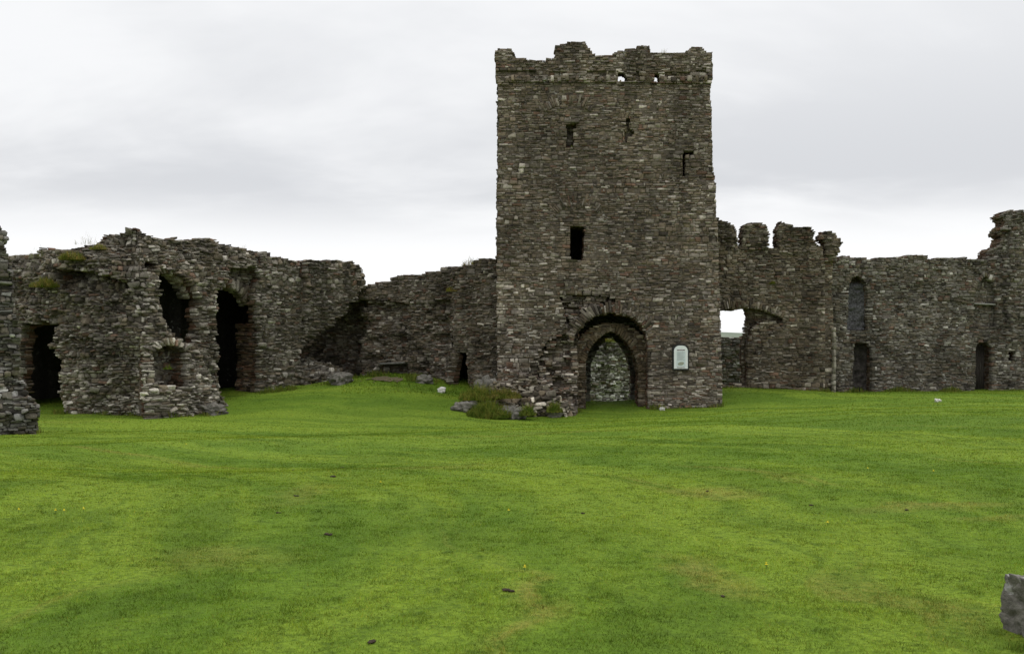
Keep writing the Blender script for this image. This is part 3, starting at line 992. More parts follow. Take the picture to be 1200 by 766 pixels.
def build_hall_wall():
    root = empty("hall_wall")
    outline = [(960, 500), (960, 310), (985, 303), (986, 300), (1020, 302), (1062, 302), (1064, 300), (1086, 299), (1088, 303), (1118, 302), (1161, 304), (1163, 299), (1165, 292), (1172, 289), (1177, 284), (1179, 276),
               (1174, 268), (1180, 262), (1179, 256), (1174, 251), (1181, 246), (1190, 247), (1197, 245), (1206, 252), (1214, 254), (1240, 262), (1330, 300), (1330, 500)]
    w1 = [(994, 386), (995, 335), (998, 327), (1004, 323), (1011, 326), (1015, 332), (1017, 345), (1016, 372), (1017, 386)]
    d1 = [(1000, 462), (1001, 404), (1006, 402), (1017, 403), (1021, 406), (1022, 430), (1021, 462)]
    w2 = [(1142, 382), (1143, 340), (1147, 330), (1155, 322), (1163, 330), (1168, 341), (1168, 382)]
    d2 = [(1143, 462), (1144, 406), (1148, 402), (1157, 402), (1162, 405), (1163, 430), (1162, 462)]
    hole = [(1183, 412), (1192, 411), (1193, 415), (1189, 420), (1187, 425), (1184, 421)]

    def depth(px, py):
        d = np.zeros(np.shape(px))
        d = np.where(inpoly(px, py, w1), -0.75, d)
        d = np.where(inpoly(px, py, w2), -0.28, d)
        d = np.where(inpoly(px, py, d1) | inpoly(px, py, d2), -0.85, d)
        d = np.where(inpoly(px, py, hole), -0.8, d)
        d = d + np.where((px > 1178) & (py < 400), 0.10, 0)
        d = d - 0.13 * sstep(0.5, 0.75, fbm(px * 0.05, py * 0.05, 6.0, 3))
        return np.where((px > 1150) & (py < 303) & (px < 1184) & (py > 268), d - 0.3, d)

    def colfun(px, py, w):
        w = w.copy(); w[1] *= 1.7; w[4] *= 1.2
        near = min(abs(px - 1011), abs(px - 1153))
        if py > 395 and 9 < near < 24: w[4] *= 3.0; w[6] *= 2
        return w, 0.95
    wl = Masonry(wall_line(960, BY, 1330, BY), (-1.5, 8.4), lambda px, py: inpoly(px, py, outline), depth, T=1.4, course=(0.07, 0.20), width=(0.08, 0.38), split=(0.25, 0.42, 0.33), proud=0.020, rot=0.05, gain=(1.10, 1.06, 1.0), core_off=0.03, cut=0.28,
                 edge=0.9, maxstack=3, colfun=colfun, seed=61)
    wl.lay()
    wl.build("wall_face", root)
    wl.ring([(1143, 341), (1147, 331), (1155, 323), (1163, 331), (1168, 342)], [(1138, 338), (1143, 327), (1155, 317), (1167, 326), (1173, 339)], 0.02, (0.08, 0.15), 1, 1.0)
    wl.build("window_arch", root, core=False)
    wl.ring([(994, 336), (998, 328), (1004, 323), (1011, 326), (1016, 334)], [(990, 332), (995, 323), (1004, 317), (1014, 321), (1021, 331)], 0.02, (0.08, 0.15), 1, 1.0)
    wl.build("window_arch", root, core=False)

    def infill(name, poly, d, mat, planks=0):
        a = np.array([wl.uv_of_px(*p) for p in poly])
        if planks:
            u0, u1, v0, v1 = a[:, 0].min(), a[:, 0].max(), a[:, 1].min(), a[:, 1].max()
            parts = []
            us = np.linspace(u0, u1, planks + 1)
            for i in range(planks):
                x, y = wl.pos(np.array([us[i], us[i + 1]]), d)
                jj = RNG.uniform(-.012, .012)
                parts.append(box_arrays(x[0] + .004, x[1] - .004, y[0] + jj, y[0] + 0.06 + jj, v0, v1 - RNG.uniform(0, .04)))
            V, Q = join(parts)
            return mesh_obj(name, V, [Q], mat, root)
        # rough rendered surface
        n = 26
        u = np.linspace(a[:, 0].min(), a[:, 0].max(), n); v = np.linspace(a[:, 1].min(), a[:, 1].max(), n * 2)
        U, W = np.meshgrid(u, v, indexing='ij')
        dd = d + (fbm(U * 4, W * 6, 3, 3) - 0.5) * 0.22 + (fbm(U * 13, W * 22, 5, 2) - 0.5) * 0.10
        x, y = wl.pos(U, dd)
        idx = np.arange(U.size).reshape(U.shape)
        Q = np.stack([idx[:-1, :-1], idx[1:, :-1], idx[1:, 1:], idx[:-1, 1:]], -1).reshape(-1, 4)
        return mesh_obj(name, np.stack([x, y, W], -1).reshape(-1, 3), [Q], mat, root)
    infill("blocked_window", [(994, 331), (1017, 386)], -0.42, M_SLATE)
    infill("doorway_infill", [(1000, 404), (1022, 462)], -0.72, M_DARKFILL)
    infill("door", [(1146, 405), (1161, 462)], -0.66, M_WOOD, planks=5)
    u0, v0 = wl.uv_of_px(1143, 356); u1, _ = wl.uv_of_px(1168, 356)
    wl.st.append((np.array([[u0, v0 - .03], [u1 - .05, v0 - .03], [u1 - .05, v0 + .03], [u0, v0 + .03]]), -0.06, 0.2, PAL[4] * 0.8))
    wl.build("sill", root, core=False)
    settle(root, (at(1090, 455, BY)[0], BY, gz(at(1090, 455, BY)[0], BY)))
    tag(root, "long grey hall wall with blocked arched windows and two low doorways", "wall")


build_hall_wall()


def build_back_walls():
    wl = Masonry(wall_line(600, 60, 840, 60), (-2.4, 4.0), lambda px, py: py > 378 + (fbm(px * .05, py * 0, 2) - .5) * 14, lambda px, py: -0.35 * fbm(px * .06, py * .08, 3.0, 3), T=0.8,
                 course=(0.10, 0.26), width=(0.12, 0.42), proud=0.07, rot=0.15, tilt=0.3, edge=1, maxstack=1, weights=(2, 4, 2, 1, 4, 1, 4), gain=1.75, seed=71)
    o = wl.lay().build("rubble_wall")
    tag(o, "pale rubble wall seen through the pointed tower archway", "wall")
    wl = Masonry(wall_line(815, 62, 930, 62), (-1.2, 3.0), lambda px, py: py > 394.5 + (fbm(px * .08, py * 0, 7) - .5) * 3, None, T=0.7,
                 course=(0.12, 0.24), width=(0.16, 0.5), proud=0.04, edge=0.5, maxstack=1, seed=72)
    o = wl.lay().build("parapet_wall")
    tag(o, "low stone wall below the skyline inside the broken window gap", "wall")


build_back_walls()


# ------------------------------------------------------------------ curtain wall left of the tower
def build_curtain():
    root = empty("curtain_wall")
    path = wall_line(320, 52.0, 590, 45.0, [(380, 50.4), (430, 48.5), (528, 46.4), (532, 45.8)])
    outline = [(322, 500), (322, 345), (405, 345), (421, 336), (440, 331), (455, 328), (470, 324), (490, 322), (500, 318), (520, 313), (535, 314), (545, 311), (556, 306), (570, 304), (592, 300), (592, 500)]
    slit = [(537, 412), (546, 414), (548, 440), (552, 462), (553, 475), (530, 475), (532, 450), (536, 430)]

    def depth(px, py):
        d = np.zeros(np.shape(px))
        left = (px < 528)
        ledge = inpoly(px, py, [(400, 352), (450, 352), (490, 356), (528, 352), (528, 450), (400, 450)])
        d = d - left * ledge * (0.10 + 0.40 * sstep(0.38, 0.65, fbm(px * 0.06, py * 0.09, 2.0, 3)))
        d = np.where(left & inpoly(px, py, [(412, 354), (450, 355), (452, 361), (412, 362)]), -0.6, d)
        d = np.where(inpoly(px, py, [(440, 427), (475, 425), (476, 436), (440, 440)]), -0.7, d)
        d = d + inpoly(px, py, [(508, 400), (536, 405), (537, 470), (500, 470)]) * 0.35 * sstep(395, 440, py)
        d = d - (0.4 + 1.0 * fbm(px * .08, py * .08, 9.0, 3)) * sstep(424, 408, px) * sstep(340, 372, py)
        return d

    def colfun(px, py, w):
        w = w.copy(); w[3] *= 1.3; w[4] *= 0.7
        if px < 528 and py > 350: w[6] *= 1.6; w[4] *= 1.6
        return w, 0.88
    wl = Masonry(path, (-1.6, 6.4), lambda px, py: inpoly(px, py, outline) & ~inpoly(px, py, slit), depth, back=lambda px, py: np.where((np.abs(px - 541) < 18) & (py > 402), 0.16, 1.6), T=1.6, course=(0.075, 0.2), width=(0.10, 0.42), proud=0.035, rot=0.07, tilt=0.22, core_off=0.04, split=(0.3, 0.42, 0.28), gain=(1.12, 1.03, 0.94), edge=1.2, maxstack=4, colfun=colfun, seed=81)
    wl.lay()
    wl.build("wall_face", root)
    x0 = at(541, 440, 46)[0]
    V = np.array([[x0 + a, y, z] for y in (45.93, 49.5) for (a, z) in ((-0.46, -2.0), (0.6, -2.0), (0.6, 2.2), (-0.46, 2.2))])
    mesh_obj("slit_blackout", V, [np.array([[4, 5, 6, 7], [0, 1, 5, 4], [1, 2, 6, 5], [2, 3, 7, 6], [3, 0, 4, 7]])], M_STONE, root, np.tile(MORTAR * 0.6, (8, 1)))  # closed box added behind the slit to keep it black, toned dark
    u, v = wl.uv_of_px(458, 427)
    wl.st.append((np.array([[u - .7, v], [u + .75, v + .02], [u + .75, v + .12], [u - .7, v + .1]]), 0.02, 0.5, PAL[6] * 0.7)); wl.build("lintel", root, core=False)
    settle(root, (at(500, 450, 46.5)[0], 46.5, gz(at(500, 450, 46.5)[0], 46.5)))
    tag(root, "rough curtain wall with black slit sloping up to tower's left edge", "wall")


build_curtain()


# ------------------------------------------------------------------ ruined range on the left
def build_range():
    root = empty("ruined_range")
    path = wall_line(-20, 43.5, 424, 48.6, [(30, 42.0), (60, 40.8), (95, 40.0), (130, 39.6), (165, 39.7), (200, 40.8), (245, 42.6), (300, 44.6), (355, 46.4)])
    outline = [(-20, 520), (-20, 300), (10, 300), (30, 295), (36, 293), (52, 292), (75, 290), (88, 284), (98, 280), (105, 276), (122, 272), (138, 269), (140, 265), (150, 264), (157, 266), (165, 270), (178, 272),
               (192, 277), (204, 281), (217, 281), (218, 278), (222, 281), (240, 280), (252, 279), (262, 283), (278, 287), (296, 290), (298, 293), (316, 295), (322, 297), (340, 303), (352, 306), (372, 304), (395, 305),
               (409, 309), (417, 314), (421, 322), (421, 337), (415, 342), (417, 350), (407, 353), (402, 352), (404, 363), (396, 370), (388, 369), (391, 381), (381, 387), (372, 388), (371, 397), (361, 398), (355, 410), (362, 420), (376, 419), (384, 425), (399, 427), (405, 436), (416, 441), (424, 462), (424, 520)]
    cave = [(22, 440), (24, 410), (24, 392), (31, 378), (46, 375), (60, 379), (65, 392), (59, 404), (69, 419), (75, 436), (72, 452), (76, 478), (74, 500), (20, 500)]
    h1 = [(185, 336), (189, 325), (198, 315), (208, 316), (218, 323), (227, 335), (233, 352), (233, 374), (230, 396), (226, 404), (212, 400), (203, 392), (195, 378), (192, 362), (186, 350)]
    h1b = [(171, 310), (178, 304), (187, 307), (189, 315), (180, 318), (173, 316)]
    h2 = [(252, 352), (256, 340), (267, 333), (282, 335), (293, 345), (299, 360), (299, 376), (302, 390), (303, 420), (304, 445), (303, 480), (260, 480), (258, 430), (256, 400), (252, 378)]
    h2low = [(264, 386), (302, 384), (304, 480), (264, 480)]
    h2top = [(272, 314), (300, 312), (306, 325), (296, 345), (280, 334), (268, 330)]
    niche = [(171, 452), (171, 412), (175, 407), (187, 404), (200, 405), (206, 409), (203, 430), (201, 454)]
    butt = [(164, 520), (164, 388), (172, 374), (186, 372), (192, 388), (200, 396), (214, 398), (222, 408), (224, 422), (228, 440), (232, 455), (239, 468), (248, 478), (254, 484), (260, 520)]
    h2up = h2
    mask = lambda px, py: inpoly(px, py, outline) & ~inpoly(px, py, cave) & ~inpoly(px, py, h1) & ~inpoly(px, py, h2up)
    ledge = [(64, 317), (86, 316), (110, 320), (135, 326), (150, 334), (140, 348), (112, 352), (84, 344), (66, 338)]

    def depth(px, py):
        n = fbm(px * 0.035, py * 0.05, 11.0, 4) - 0.5
        n2 = fbm(px * 0.11, py * 0.16, 13.0, 3) - 0.5
        d = 0.75 * n + 0.32 * n2
        # weathered-back top
        d = d - 0.8 * (1 - sstep(270, 330, py + (px - 150) * 0.0)) * (px < 330)
        d = d - 0.75 * inpoly(px, py, ledge) * (1 - sstep(318, 352, py) * 0.6)
        d = d + inpoly(px, py, [(62, 296), (110, 285), (135, 300), (150, 330), (110, 319), (64, 316)]) * 0.35
        d = np.where(inpoly(px, py, butt), 0.35 + 0.9 * sstep(380, 480, py) + 0.25 * n + 0.2 * n2, d)
        # smooth pier between second doorway and the end
        pier = inpoly(px, py, [(308, 300), (352, 306), (356, 460), (304, 460)])
        d = np.where(pier, 0.12 * n + 0.1 * n2, d)
        d = np.where(inpoly(px, py, [(352, 306), (422, 306), (422, 345), (392, 380), (356, 400)]), 0.45 - 0.3 * sstep(340, 395, py) + 0.3 * n, d)
        d = np.where((px > 352) & (py > 408), -0.9 + 1.3 * sstep(410, 455, py) + 0.8 * n + 0.5 * n2, d)
        d = np.where(inpoly(px, py, h2top), d - 0.7, d)
        d = np.where(inpoly(px, py, [(196, 382), (214, 380), (228, 372), (236, 392), (226, 402), (206, 398)]) & ~inpoly(px, py, h1), d - 0.25, d)
        d = np.where(inpoly(px, py, h1b), -2.2, d)
        d = np.where(inpoly(px, py, niche), -0.3, d)
        return d

    def colfun(px, py, w):
        w = w.copy()
        gg = 0.92
        w[1] *= 1.5; w[3] *= 0.6
        if py > 415 and px < 165: w[4] *= 3.2; w[6] *= 3.0; gg = 1.12
        if 155 < px < 180 and py > 300: w[4] *= 4; w[6] *= 2
        if 165 < px < 262 and py > 330: w[4] *= 2.0; w[6] *= 2.4
        if 300 < px < 322: w[6] *= 3; w[4] *= 3
        if 296 < px < 306 and py > 384: w[3] *= 2
        if px < 160 and 310 < py < 420: w[2] *= 2; w[3] *= 2; gg = 0.85
        return w, gg
    wl = Masonry(path, (-2.0, 6.4), mask, depth, T=1.3, course=(0.08, 0.24), width=(0.10, 0.36), split=(0.28, 0.42, 0.30), core_off=0.045, gain=(1.2, 1.14, 1.05), proud=0.045, jit=0.22, rot=0.13, tilt=0.32, edge=1.8, maxstack=8, back=lambda px, py: np.where(px > 345, 4.2, np.where((px > 240) & (px < 318) & (py > 384), 1.55, np.where((py > 306) & (px < 312) & ((px < 90) | (px > 175)), 0.45, 1.3))), colfun=colfun, warp=0.09, seed=91)
    wl.lay()
    wl.build("wall_face", root)
    wl.maxstack = 3
    wl.ring([(184, 345), (187, 332), (195, 322), (205, 319), (215, 324), (224, 334), (231, 350)], [(172, 336), (177, 320), (188, 308), (204, 302), (219, 307), (231, 319), (240, 340)], -0.5, (0.09, 0.17), 1, 1.05)
    wl.build("window_arch", root, core=False)
    wl.ring([(252, 356), (256, 344), (266, 337), (279, 337), (291, 345), (297, 358)], [(243, 350), (250, 333), (264, 324), (282, 324), (297, 334), (306, 352)], -0.45, (0.09, 0.17), 1, 1.0)
    wl.build("doorway_arch", root, core=False)
    wl.ring([(172, 412), (178, 407), (189, 404), (200, 406), (206, 412)], [(165, 408), (172, 400), (188, 396), (203, 398), (213, 405)], 0.62, (0.08, 0.16), 1, 1.4)
    wl.build("niche_arch", root, core=False)
    # closed chamber added to black out the openings, shade darkened into its walls
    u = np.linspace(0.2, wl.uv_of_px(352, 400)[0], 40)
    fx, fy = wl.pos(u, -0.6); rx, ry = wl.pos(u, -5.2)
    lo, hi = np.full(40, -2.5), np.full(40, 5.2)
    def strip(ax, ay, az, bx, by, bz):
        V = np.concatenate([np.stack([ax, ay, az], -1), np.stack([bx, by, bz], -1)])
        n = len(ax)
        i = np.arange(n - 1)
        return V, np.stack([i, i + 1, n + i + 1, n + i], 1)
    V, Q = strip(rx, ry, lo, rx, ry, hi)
    mesh_obj("blackout_rear", V, [Q], M_STONE, root, np.tile(MORTAR * 0.45, (len(V), 1)))
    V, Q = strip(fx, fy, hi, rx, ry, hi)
    mesh_obj("vault", V, [Q], M_STONE, root, np.tile(MORTAR * 0.45, (len(V), 1)))  # lid of the added chamber, its tone lowered to stand for shade
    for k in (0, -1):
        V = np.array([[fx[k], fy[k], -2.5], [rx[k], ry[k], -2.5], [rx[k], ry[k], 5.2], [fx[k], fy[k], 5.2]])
        mesh_obj("blackout_end", V, [np.array([[0, 1, 2, 3]])], M_STONE, root, np.tile(MORTAR, (4, 1)))
    settle(root, (at(160, 488, 40)[0], 40, gz(at(160, 488, 40)[0], 40)))
    tag(root, "ruined stone range with cave-like openings and crumbling overhang", "ruin")


build_range()


def build_stub():
    path = wall_line(-150, 29.0, 62, 31.6)
    outline = [(-150, 560), (-150, 236), (-60, 248), (-8, 258), (2, 264), (5, 268), (12, 276), (10, 282), (5, 290), (9, 298), (13, 304), (16, 330), (20, 352), (18, 370), (24, 392), (21, 418), (24, 438), (30, 450), (33, 466), (41, 476), (42, 494), (40, 520), (38, 560)]

    def depth(px, py):
        n = fbm(px * 0.04, py * 0.05, 21.0, 4) - 0.5
        return 0.9 * n + 0.55 * sstep(430, 470, py) - 0.4 * inpoly(px, py, [(0, 440), (30, 440), (34, 462), (14, 466)])

    def colfun(px, py, w):
        w = w.copy(); w[1] *= 1.5
        w[3] *= 0.3
        if py > 420: w[4] *= 4.5; w[6] *= 3.5; w[2] *= 0.5
        return w, (1.1 if py > 420 else 0.9)
    wl = Masonry(path, (-2.0, 6.2), lambda px, py: inpoly(px, py, outline), depth, T=2.0, course=(0.09, 0.24), width=(0.12, 0.4), proud=0.05, jit=0.2, rot=0.1, tilt=0.28, edge=1.6, maxstack=6, colfun=colfun, warp=0.08, seed=101,
                 split=(0.5, 0.4, 0.1))
    o = wl.lay().build("wall_stub")
    tag(o, "broken wall end with pale lower stones at the far left edge", "wall")


build_stub()


# ------------------------------------------------------------------ rocks, stones, clods
def ico(sub=3):
    import bmesh
    bm = bmesh.new()
    bmesh.ops.create_icosphere(bm, subdivisions=sub, radius=1.0)
    V = np.array([v.co[:] for v in bm.verts]); Fc = np.array([[v.index for v in f.verts] for f in bm.faces])
    bm.free()
    return V, Fc


ICO3, ICO2, ICO4, ICO5 = ico(3), ico(2), ico(4), ico(6)


def rock_arrays(size, seed, rough=0.5, src=None, boxy=0.0):
    V, Fc = src or ICO4
    V = V.copy()
    if boxy:
        q = np.abs(V).max(1, keepdims=True)
        V = V * (1 - boxy) + V / q * 0.8 * boxy
    n = fbm(V[:, 0] * 1.3 + seed * 7.1, V[:, 1] * 1.3 + 3, V[:, 2] * 1.3 + seed, 3) - 0.5
    n2 = fbm(V[:, 0] * 4 + seed, V[:, 1] * 4 + 3, V[:, 2] * 4 + seed * 3, 3) - 0.5
    rid = np.abs(fbm(V[:, 0] * 2.6 + seed, V[:, 1] * 2.6, V[:, 2] * 3.6 + seed, 4) - 0.5)
    n2 = n2 - 1.3 * (0.12 - np.minimum(rid, 0.12)) / 0.12 * 0.5
    strata = np.abs(((V[:, 2] * 3.1 + n * 2) % 1) - 0.5) - 0.25
    V = V * (1 + n * rough * 1.6 + n2 * rough * 0.6)[:, None]
    V[:, :2] *= (1 + strata * 0.25 * rough)[:, None]
    return V * np.array(size), Fc


def rock(name, px, py, Y, size, label, seed, mat=None, cat="rock", group=None, rot=0.0, sink=0.3, boxy=0.3, rough=0.75, src=None):
    x, y, z = at(px, py, Y)
    zg = gz(x, y)
    V, Fc = rock_arrays(size, seed, rough, src, boxy)
    c, s = math.cos(rot), math.sin(rot)
    V = np.stack([V[:, 0] * c - V[:, 1] * s, V[:, 0] * s + V[:, 1] * c, V[:, 2]], 1)
    tone = np.array([0.15, 0.14, 0.12]) * (0.8 + 0.5 * ((seed * 37) % 10) / 10) * (0.55 if boxy > 0.7 else 1.0) if mat is None else None
    o = mesh_obj(name, V, [Fc], mat or M_STONE, None, None if tone is None else np.tile(tone, (len(V), 1)))
    o.location = (x, y, (zg + size[2] * (1 - 2 * sink)) if z is None or True else z)
    tag(o, label, cat, group)
    return o


def build_mound():
    path = wall_line(520, 41.0, 690, 41.4)
    outline = [(556, 520), (560, 486), (563, 470), (572, 455), (580, 447), (592, 440), (606, 437), (617, 442), (628, 441), (636, 452), (645, 450), (655, 462), (668, 470), (676, 484), (680, 520)]

    def depth(px, py):
        n = fbm(px * 0.045, py * 0.05, 31.0, 4) - 0.5
        n2 = fbm(px * 0.14, py * 0.16, 33.0, 3) - 0.5
        return -1.5 + 1.55 * sstep(436, 486, py) + 0.95 * n + 0.5 * n2 - 0.6 * sstep(640, 676, px)

    def colfun(px, py, w):
        w = w.copy(); w[4] *= 2.2; w[6] *= 2; w[3] *= 0.5
        return w, 1.3
    wl = Masonry(path, (-2.0, 1.4), lambda px, py: inpoly(px, py, outline), depth, T=2.6, course=(0.08, 0.26), width=(0.12, 0.5), proud=0.07, jit=0.25, rot=0.3, tilt=0.5, edge=2.0, maxstack=5, gain=(1.08, 1.0, 0.88),
                 colfun=colfun, warp=0.15, seed=111)
    o = wl.lay().build("rubble_mound")
    tag(o, "overgrown heap of collapsed rubble against the tower's lower left corner", "rubble")


build_mound()
G_ROCK = "rocks at the tower foot"
rock("rock", 546, 480, 41.0, (0.52, 0.40, 0.36), "low pale rock at the left tip of the tower-foot outcrop", 1, group=G_ROCK, rot=0.2, sink=0.42)
rock("rock", 601, 482, 40.5, (0.62, 0.5, 0.46), "grey cracked rock right of the big grass tussock", 2, group=G_ROCK, sink=0.42)
rock("rock", 650, 482, 41.3, (0.30, 0.3, 0.30), "small rough rock between the rubble heap and gateway", 4, group=G_ROCK)
rock("rock", 572, 462, 42.8, (0.55, 0.4, 0.6), "lichened rock above the tussock at slit side", 5, group=G_ROCK, rot=-0.3, sink=0.42)
rock("rock", 497, 456, 45.3, (0.40, 0.3, 0.28), "grey stone lying on the grass bank below curtain wall", 7, group=G_ROCK)
rock("rock", 517, 460, 44.2, (0.2, 0.15, 0.14), "small pale stone on grass left of the black slit", 8, mat=M_PALE, group=G_ROCK)
rock("rock", 398, 452, 45.6, (0.6, 0.5, 0.42), "fallen stone lump under the crumbling overhang", 9, rot=0.4)
rock("rock", 252, 487, 40.6, (0.55, 0.4, 0.3), "flat stone at the foot of the sloping buttress", 10, rot=0.4)
rock("rock", 776, 482, 42.4, (0.14, 0.10, 0.08), "small white stone on grass under the notice panel", 11, mat=M_PALE, sink=0.2)
rock("rock", 1099, 486, 38.0, (0.12, 0.09, 0.08), "white pebble alone on the lawn before the hall wall", 12, mat=M_PALE, sink=0.2)


def corner_block():
    o = rock("stone_block", 1233, 735, 5.75, (0.215, 0.25, 0.235), "squared weathered stone block standing at bottom right of lawn", 17, cat="stone block", rot=0.12, sink=0.2, boxy=0.86, rough=0.24, src=ICO5)
    return o


corner_block()


def clod(px, py, w, label, seed, group="dark soil clods on the lawn"):
    # intersect the sight line with the ground
    Ys = np.linspace(4, 46, 4000)
    xs = (px - HX) / F * Ys
    zs = EYE - (py - HY) / F * Ys
    k = np.argmax(zs < ground(xs, Ys))
    Y, x = Ys[k], xs[k]
    r = np.random.default_rng(seed)
    s = w / F * Y / 2 * 1.35
    parts = []
    q = np.zeros(2)
    for i in range(r.integers(8, 15)):
        k = r.uniform(.45, 1.1)
        V, Fc = rock_arrays(np.array([s * .24, s * .24, s * .15]) * k, seed + i * 3.3, 0.7, ICO2)
        parts.append((V + np.array([q[0], q[1], 0.0]), Fc))
        t = r.uniform(0, 2 * np.pi)
        q = np.clip(q + np.array([math.cos(t), math.sin(t)]) * s * .22, -s * .75, s * .75)
    V, Fc = join(parts)
    o = mesh_obj("soil_clod", V, [Fc], M_SOIL)
    o.location = (x, Y, gz(x, Y) + 0.008)
    tag(o, label, "soil clod", group)


clod(390, 559, 15, "largest cluster of dark clods left of lawn centre", 1)
clod(388, 627, 15, "dark clod pair lowest of the left-centre scatter", 2)
clod(327, 601, 8, "single round dark clod left of the scatter", 3)
clod(345, 581, 9, "brown crumbs just under the upper scatter", 4)
clod(344, 551, 6, "tiny clod at the upper left of scatter", 5)
clod(592, 692, 18, "dark clod near the bottom centre of the lawn", 6)
clod(683, 602, 9, "small clod pair right of lawn centre", 7)
clod(829, 576, 8, "dark speck of soil below the notice panel", 8)
clod(950, 592, 8, "dark clod on the lawn before the window gap", 9)
clod(439, 752, 16, "soil clod at the bottom edge left of centre", 10)
clod(1062, 598, 8, "dark clod on the lawn under the hall wall", 11)
clod(847, 700, 9, "dark crumb by the dry strip of lawn", 12)
clod(400, 548, 7, "small pair of clods above the largest cluster", 13)


# ------------------------------------------------------------------ grass
def blade_mesh(base, h, w, lean, ang, tone, rng, seg2=False):
    """base (N,3); triangle blades, optionally bent in two"""
    N = len(base)
    dx, dy = np.cos(ang), np.sin(ang)
    la = rng.uniform(0, 2 * np.pi, N)
    lx, ly = np.cos(la) * lean * h, np.sin(la) * lean * h
    side = np.stack([dx * w / 2, dy * w / 2, np.zeros(N)], 1)
    tip = base + np.stack([lx, ly, h * np.sqrt(np.maximum(1 - lean ** 2, 0.1))], 1)
    if not seg2:
        V = np.stack([base - side, base + side, tip], 1).reshape(-1, 3)
        Fc = np.arange(N * 3).reshape(-1, 3)
        return V, Fc, np.repeat(tone, 3, axis=0)
    mid = base + np.stack([lx * 0.3, ly * 0.3, h * 0.6], 1)
    V = np.stack([base - side, base + side, mid - side * .8, mid + side * .8, tip], 1).reshape(-1, 3)
    b = (np.arange(N) * 5)[:, None]
    Fc = np.concatenate([b + np.array([0, 1, 3]), b + np.array([0, 3, 2]), b + np.array([2, 3, 4])])
    return V, Fc, np.repeat(tone, 5, axis=0)


def build_grass():
    rng = np.random.default_rng(77)
    B, Hh, Ww, Tn = [], [], [], []
    bands = [(4.3, 7, 8000, 0.034, 0.0048), (7, 10, 5600, 0.034, 0.0058), (10, 15, 3000, 0.036, 0.0078), (15, 22, 1300, 0.040, 0.012), (22, 32, 460, 0.045, 0.018), (32, 48, 170, 0.05, 0.03)]
    for y0, y1, dens, h, w in bands:
        half = 0.56
        n = int(dens * (y1 ** 2 - y0 ** 2) * half)
        y = np.sqrt(rng.uniform(y0 ** 2, y1 ** 2, n))
        x = rng.uniform(-half, half, n) * y
        clump = fbm(x * 5.0, y * 5.0, 5.0, 3)
        keep = rng.random(n) < 0.72 + 0.4 * clump
        x, y, clump = x[keep], y[keep], clump[keep]
        hh = h * 0.75 * rng.uniform(0.45, 1.15, len(x)) * (0.8 + 0.4 * sstep(0.35, 0.7, clump))
        # the bank under the curtain wall is not mown
        px = HX + F * x / y
        bank = ((y > 43.2) & (px > 400) & (px < 590)) | (np.hypot((x + 0.95) / 1.3, (y - 42.0) / 1.5) < 1)
        hh = np.where(bank, hh * 3.2, hh)
        Tn.append((0.66 + 0.56 * sstep(0.25, 0.7, fbm(x * 11.0, y * 11.0, 2.0, 3))) * (0.85 + 0.3 * fbm(x * 2.0, y * 0.9, 6.0, 2)))
        B.append(np.stack([x, y, ground(x, y) - 0.004], 1)); Hh.append(hh); Ww.append(np.full(len(x), w) * rng.uniform(0.7, 1.3, len(x)))
    B, Hh, Ww = np.concatenate(B), np.concatenate(Hh), np.concatenate(Ww)
    N = len(B)
    t = rng.uniform(0.72, 1.32, N) * np.concatenate(Tn)
    tone = np.stack([t * rng.uniform(0.88, 1.22, N), t, t * rng.uniform(0.8, 1.3, N)], 1)
    dry = rng.random(N) < 0.05
    tone[dry] *= np.array([1.9, 1.35, 2.5])
    V, Fc, C = blade_mesh(B, Hh, Ww, rng.uniform(0.35, 0.94, N), rng.uniform(0, np.pi, N), tone, rng)
    o = mesh_obj("grass", V, [Fc], M_BLADE, None, C)
    tag(o, "short green blades of mown grass covering the castle lawn", "grass", kind='stuff')
    print("grass blades", N)


build_grass()


def tuft(name, x, y, z, r, h, n, label, seed, group, mat=None, flat=1.0, dry=0.3, cat="grass tuft", w=0.016):
    rng = np.random.default_rng(seed)
    a = rng.uniform(0, 2 * np.pi, n); q = np.sqrt(rng.random(n)) * r
    B = np.stack([np.cos(a) * q, np.sin(a) * q * flat, np.zeros(n) - 0.02], 1)
    dome = 1 - 0.75 * (q / r) ** 2
    hh = h * rng.uniform(0.2, 1.15, n) * dome * (0.55 + 0.9 * fbm(B[:, 0] * 4, B[:, 1] * 4, seed, 2))
    t = rng.uniform(0.75, 1.3, n)
    tone = np.stack([t, t, t], 1)
    d = rng.random(n) < dry
    tone[d] *= np.array([1.5, 1.15, 1.2])
    V, Fc, C = blade_mesh(B, hh, np.full(n, w) * rng.uniform(0.7, 1.4, n), rng.uniform(0.15, 0.96, n), rng.uniform(0, np.pi, n), tone, rng, True)
    o = mesh_obj(name, V, [Fc], mat or M_WEED, None, C)
    o.location = (x, y, z)
    tag(o, label, cat, group)
    return o


def tuft_px(px, py, Y, r, h, n, label, seed, group="grass tufts on the ruins", **kw):
    x, y, z = at(px, py, Y)
    return tuft("grass_tuft", x, y, z, r, h, n, label, seed, group, **kw)


def tussock(px, Y, r, h, n, label, seed, mat=None, dry=0.25, dz=0.0):
    x = (px - HX) / F * Y
    return tuft("grass_tussock", x, Y, gz(x, Y) + dz, r, h, n, label, seed, "grass tussocks at the tower foot", mat=mat, dry=dry, w=0.022)


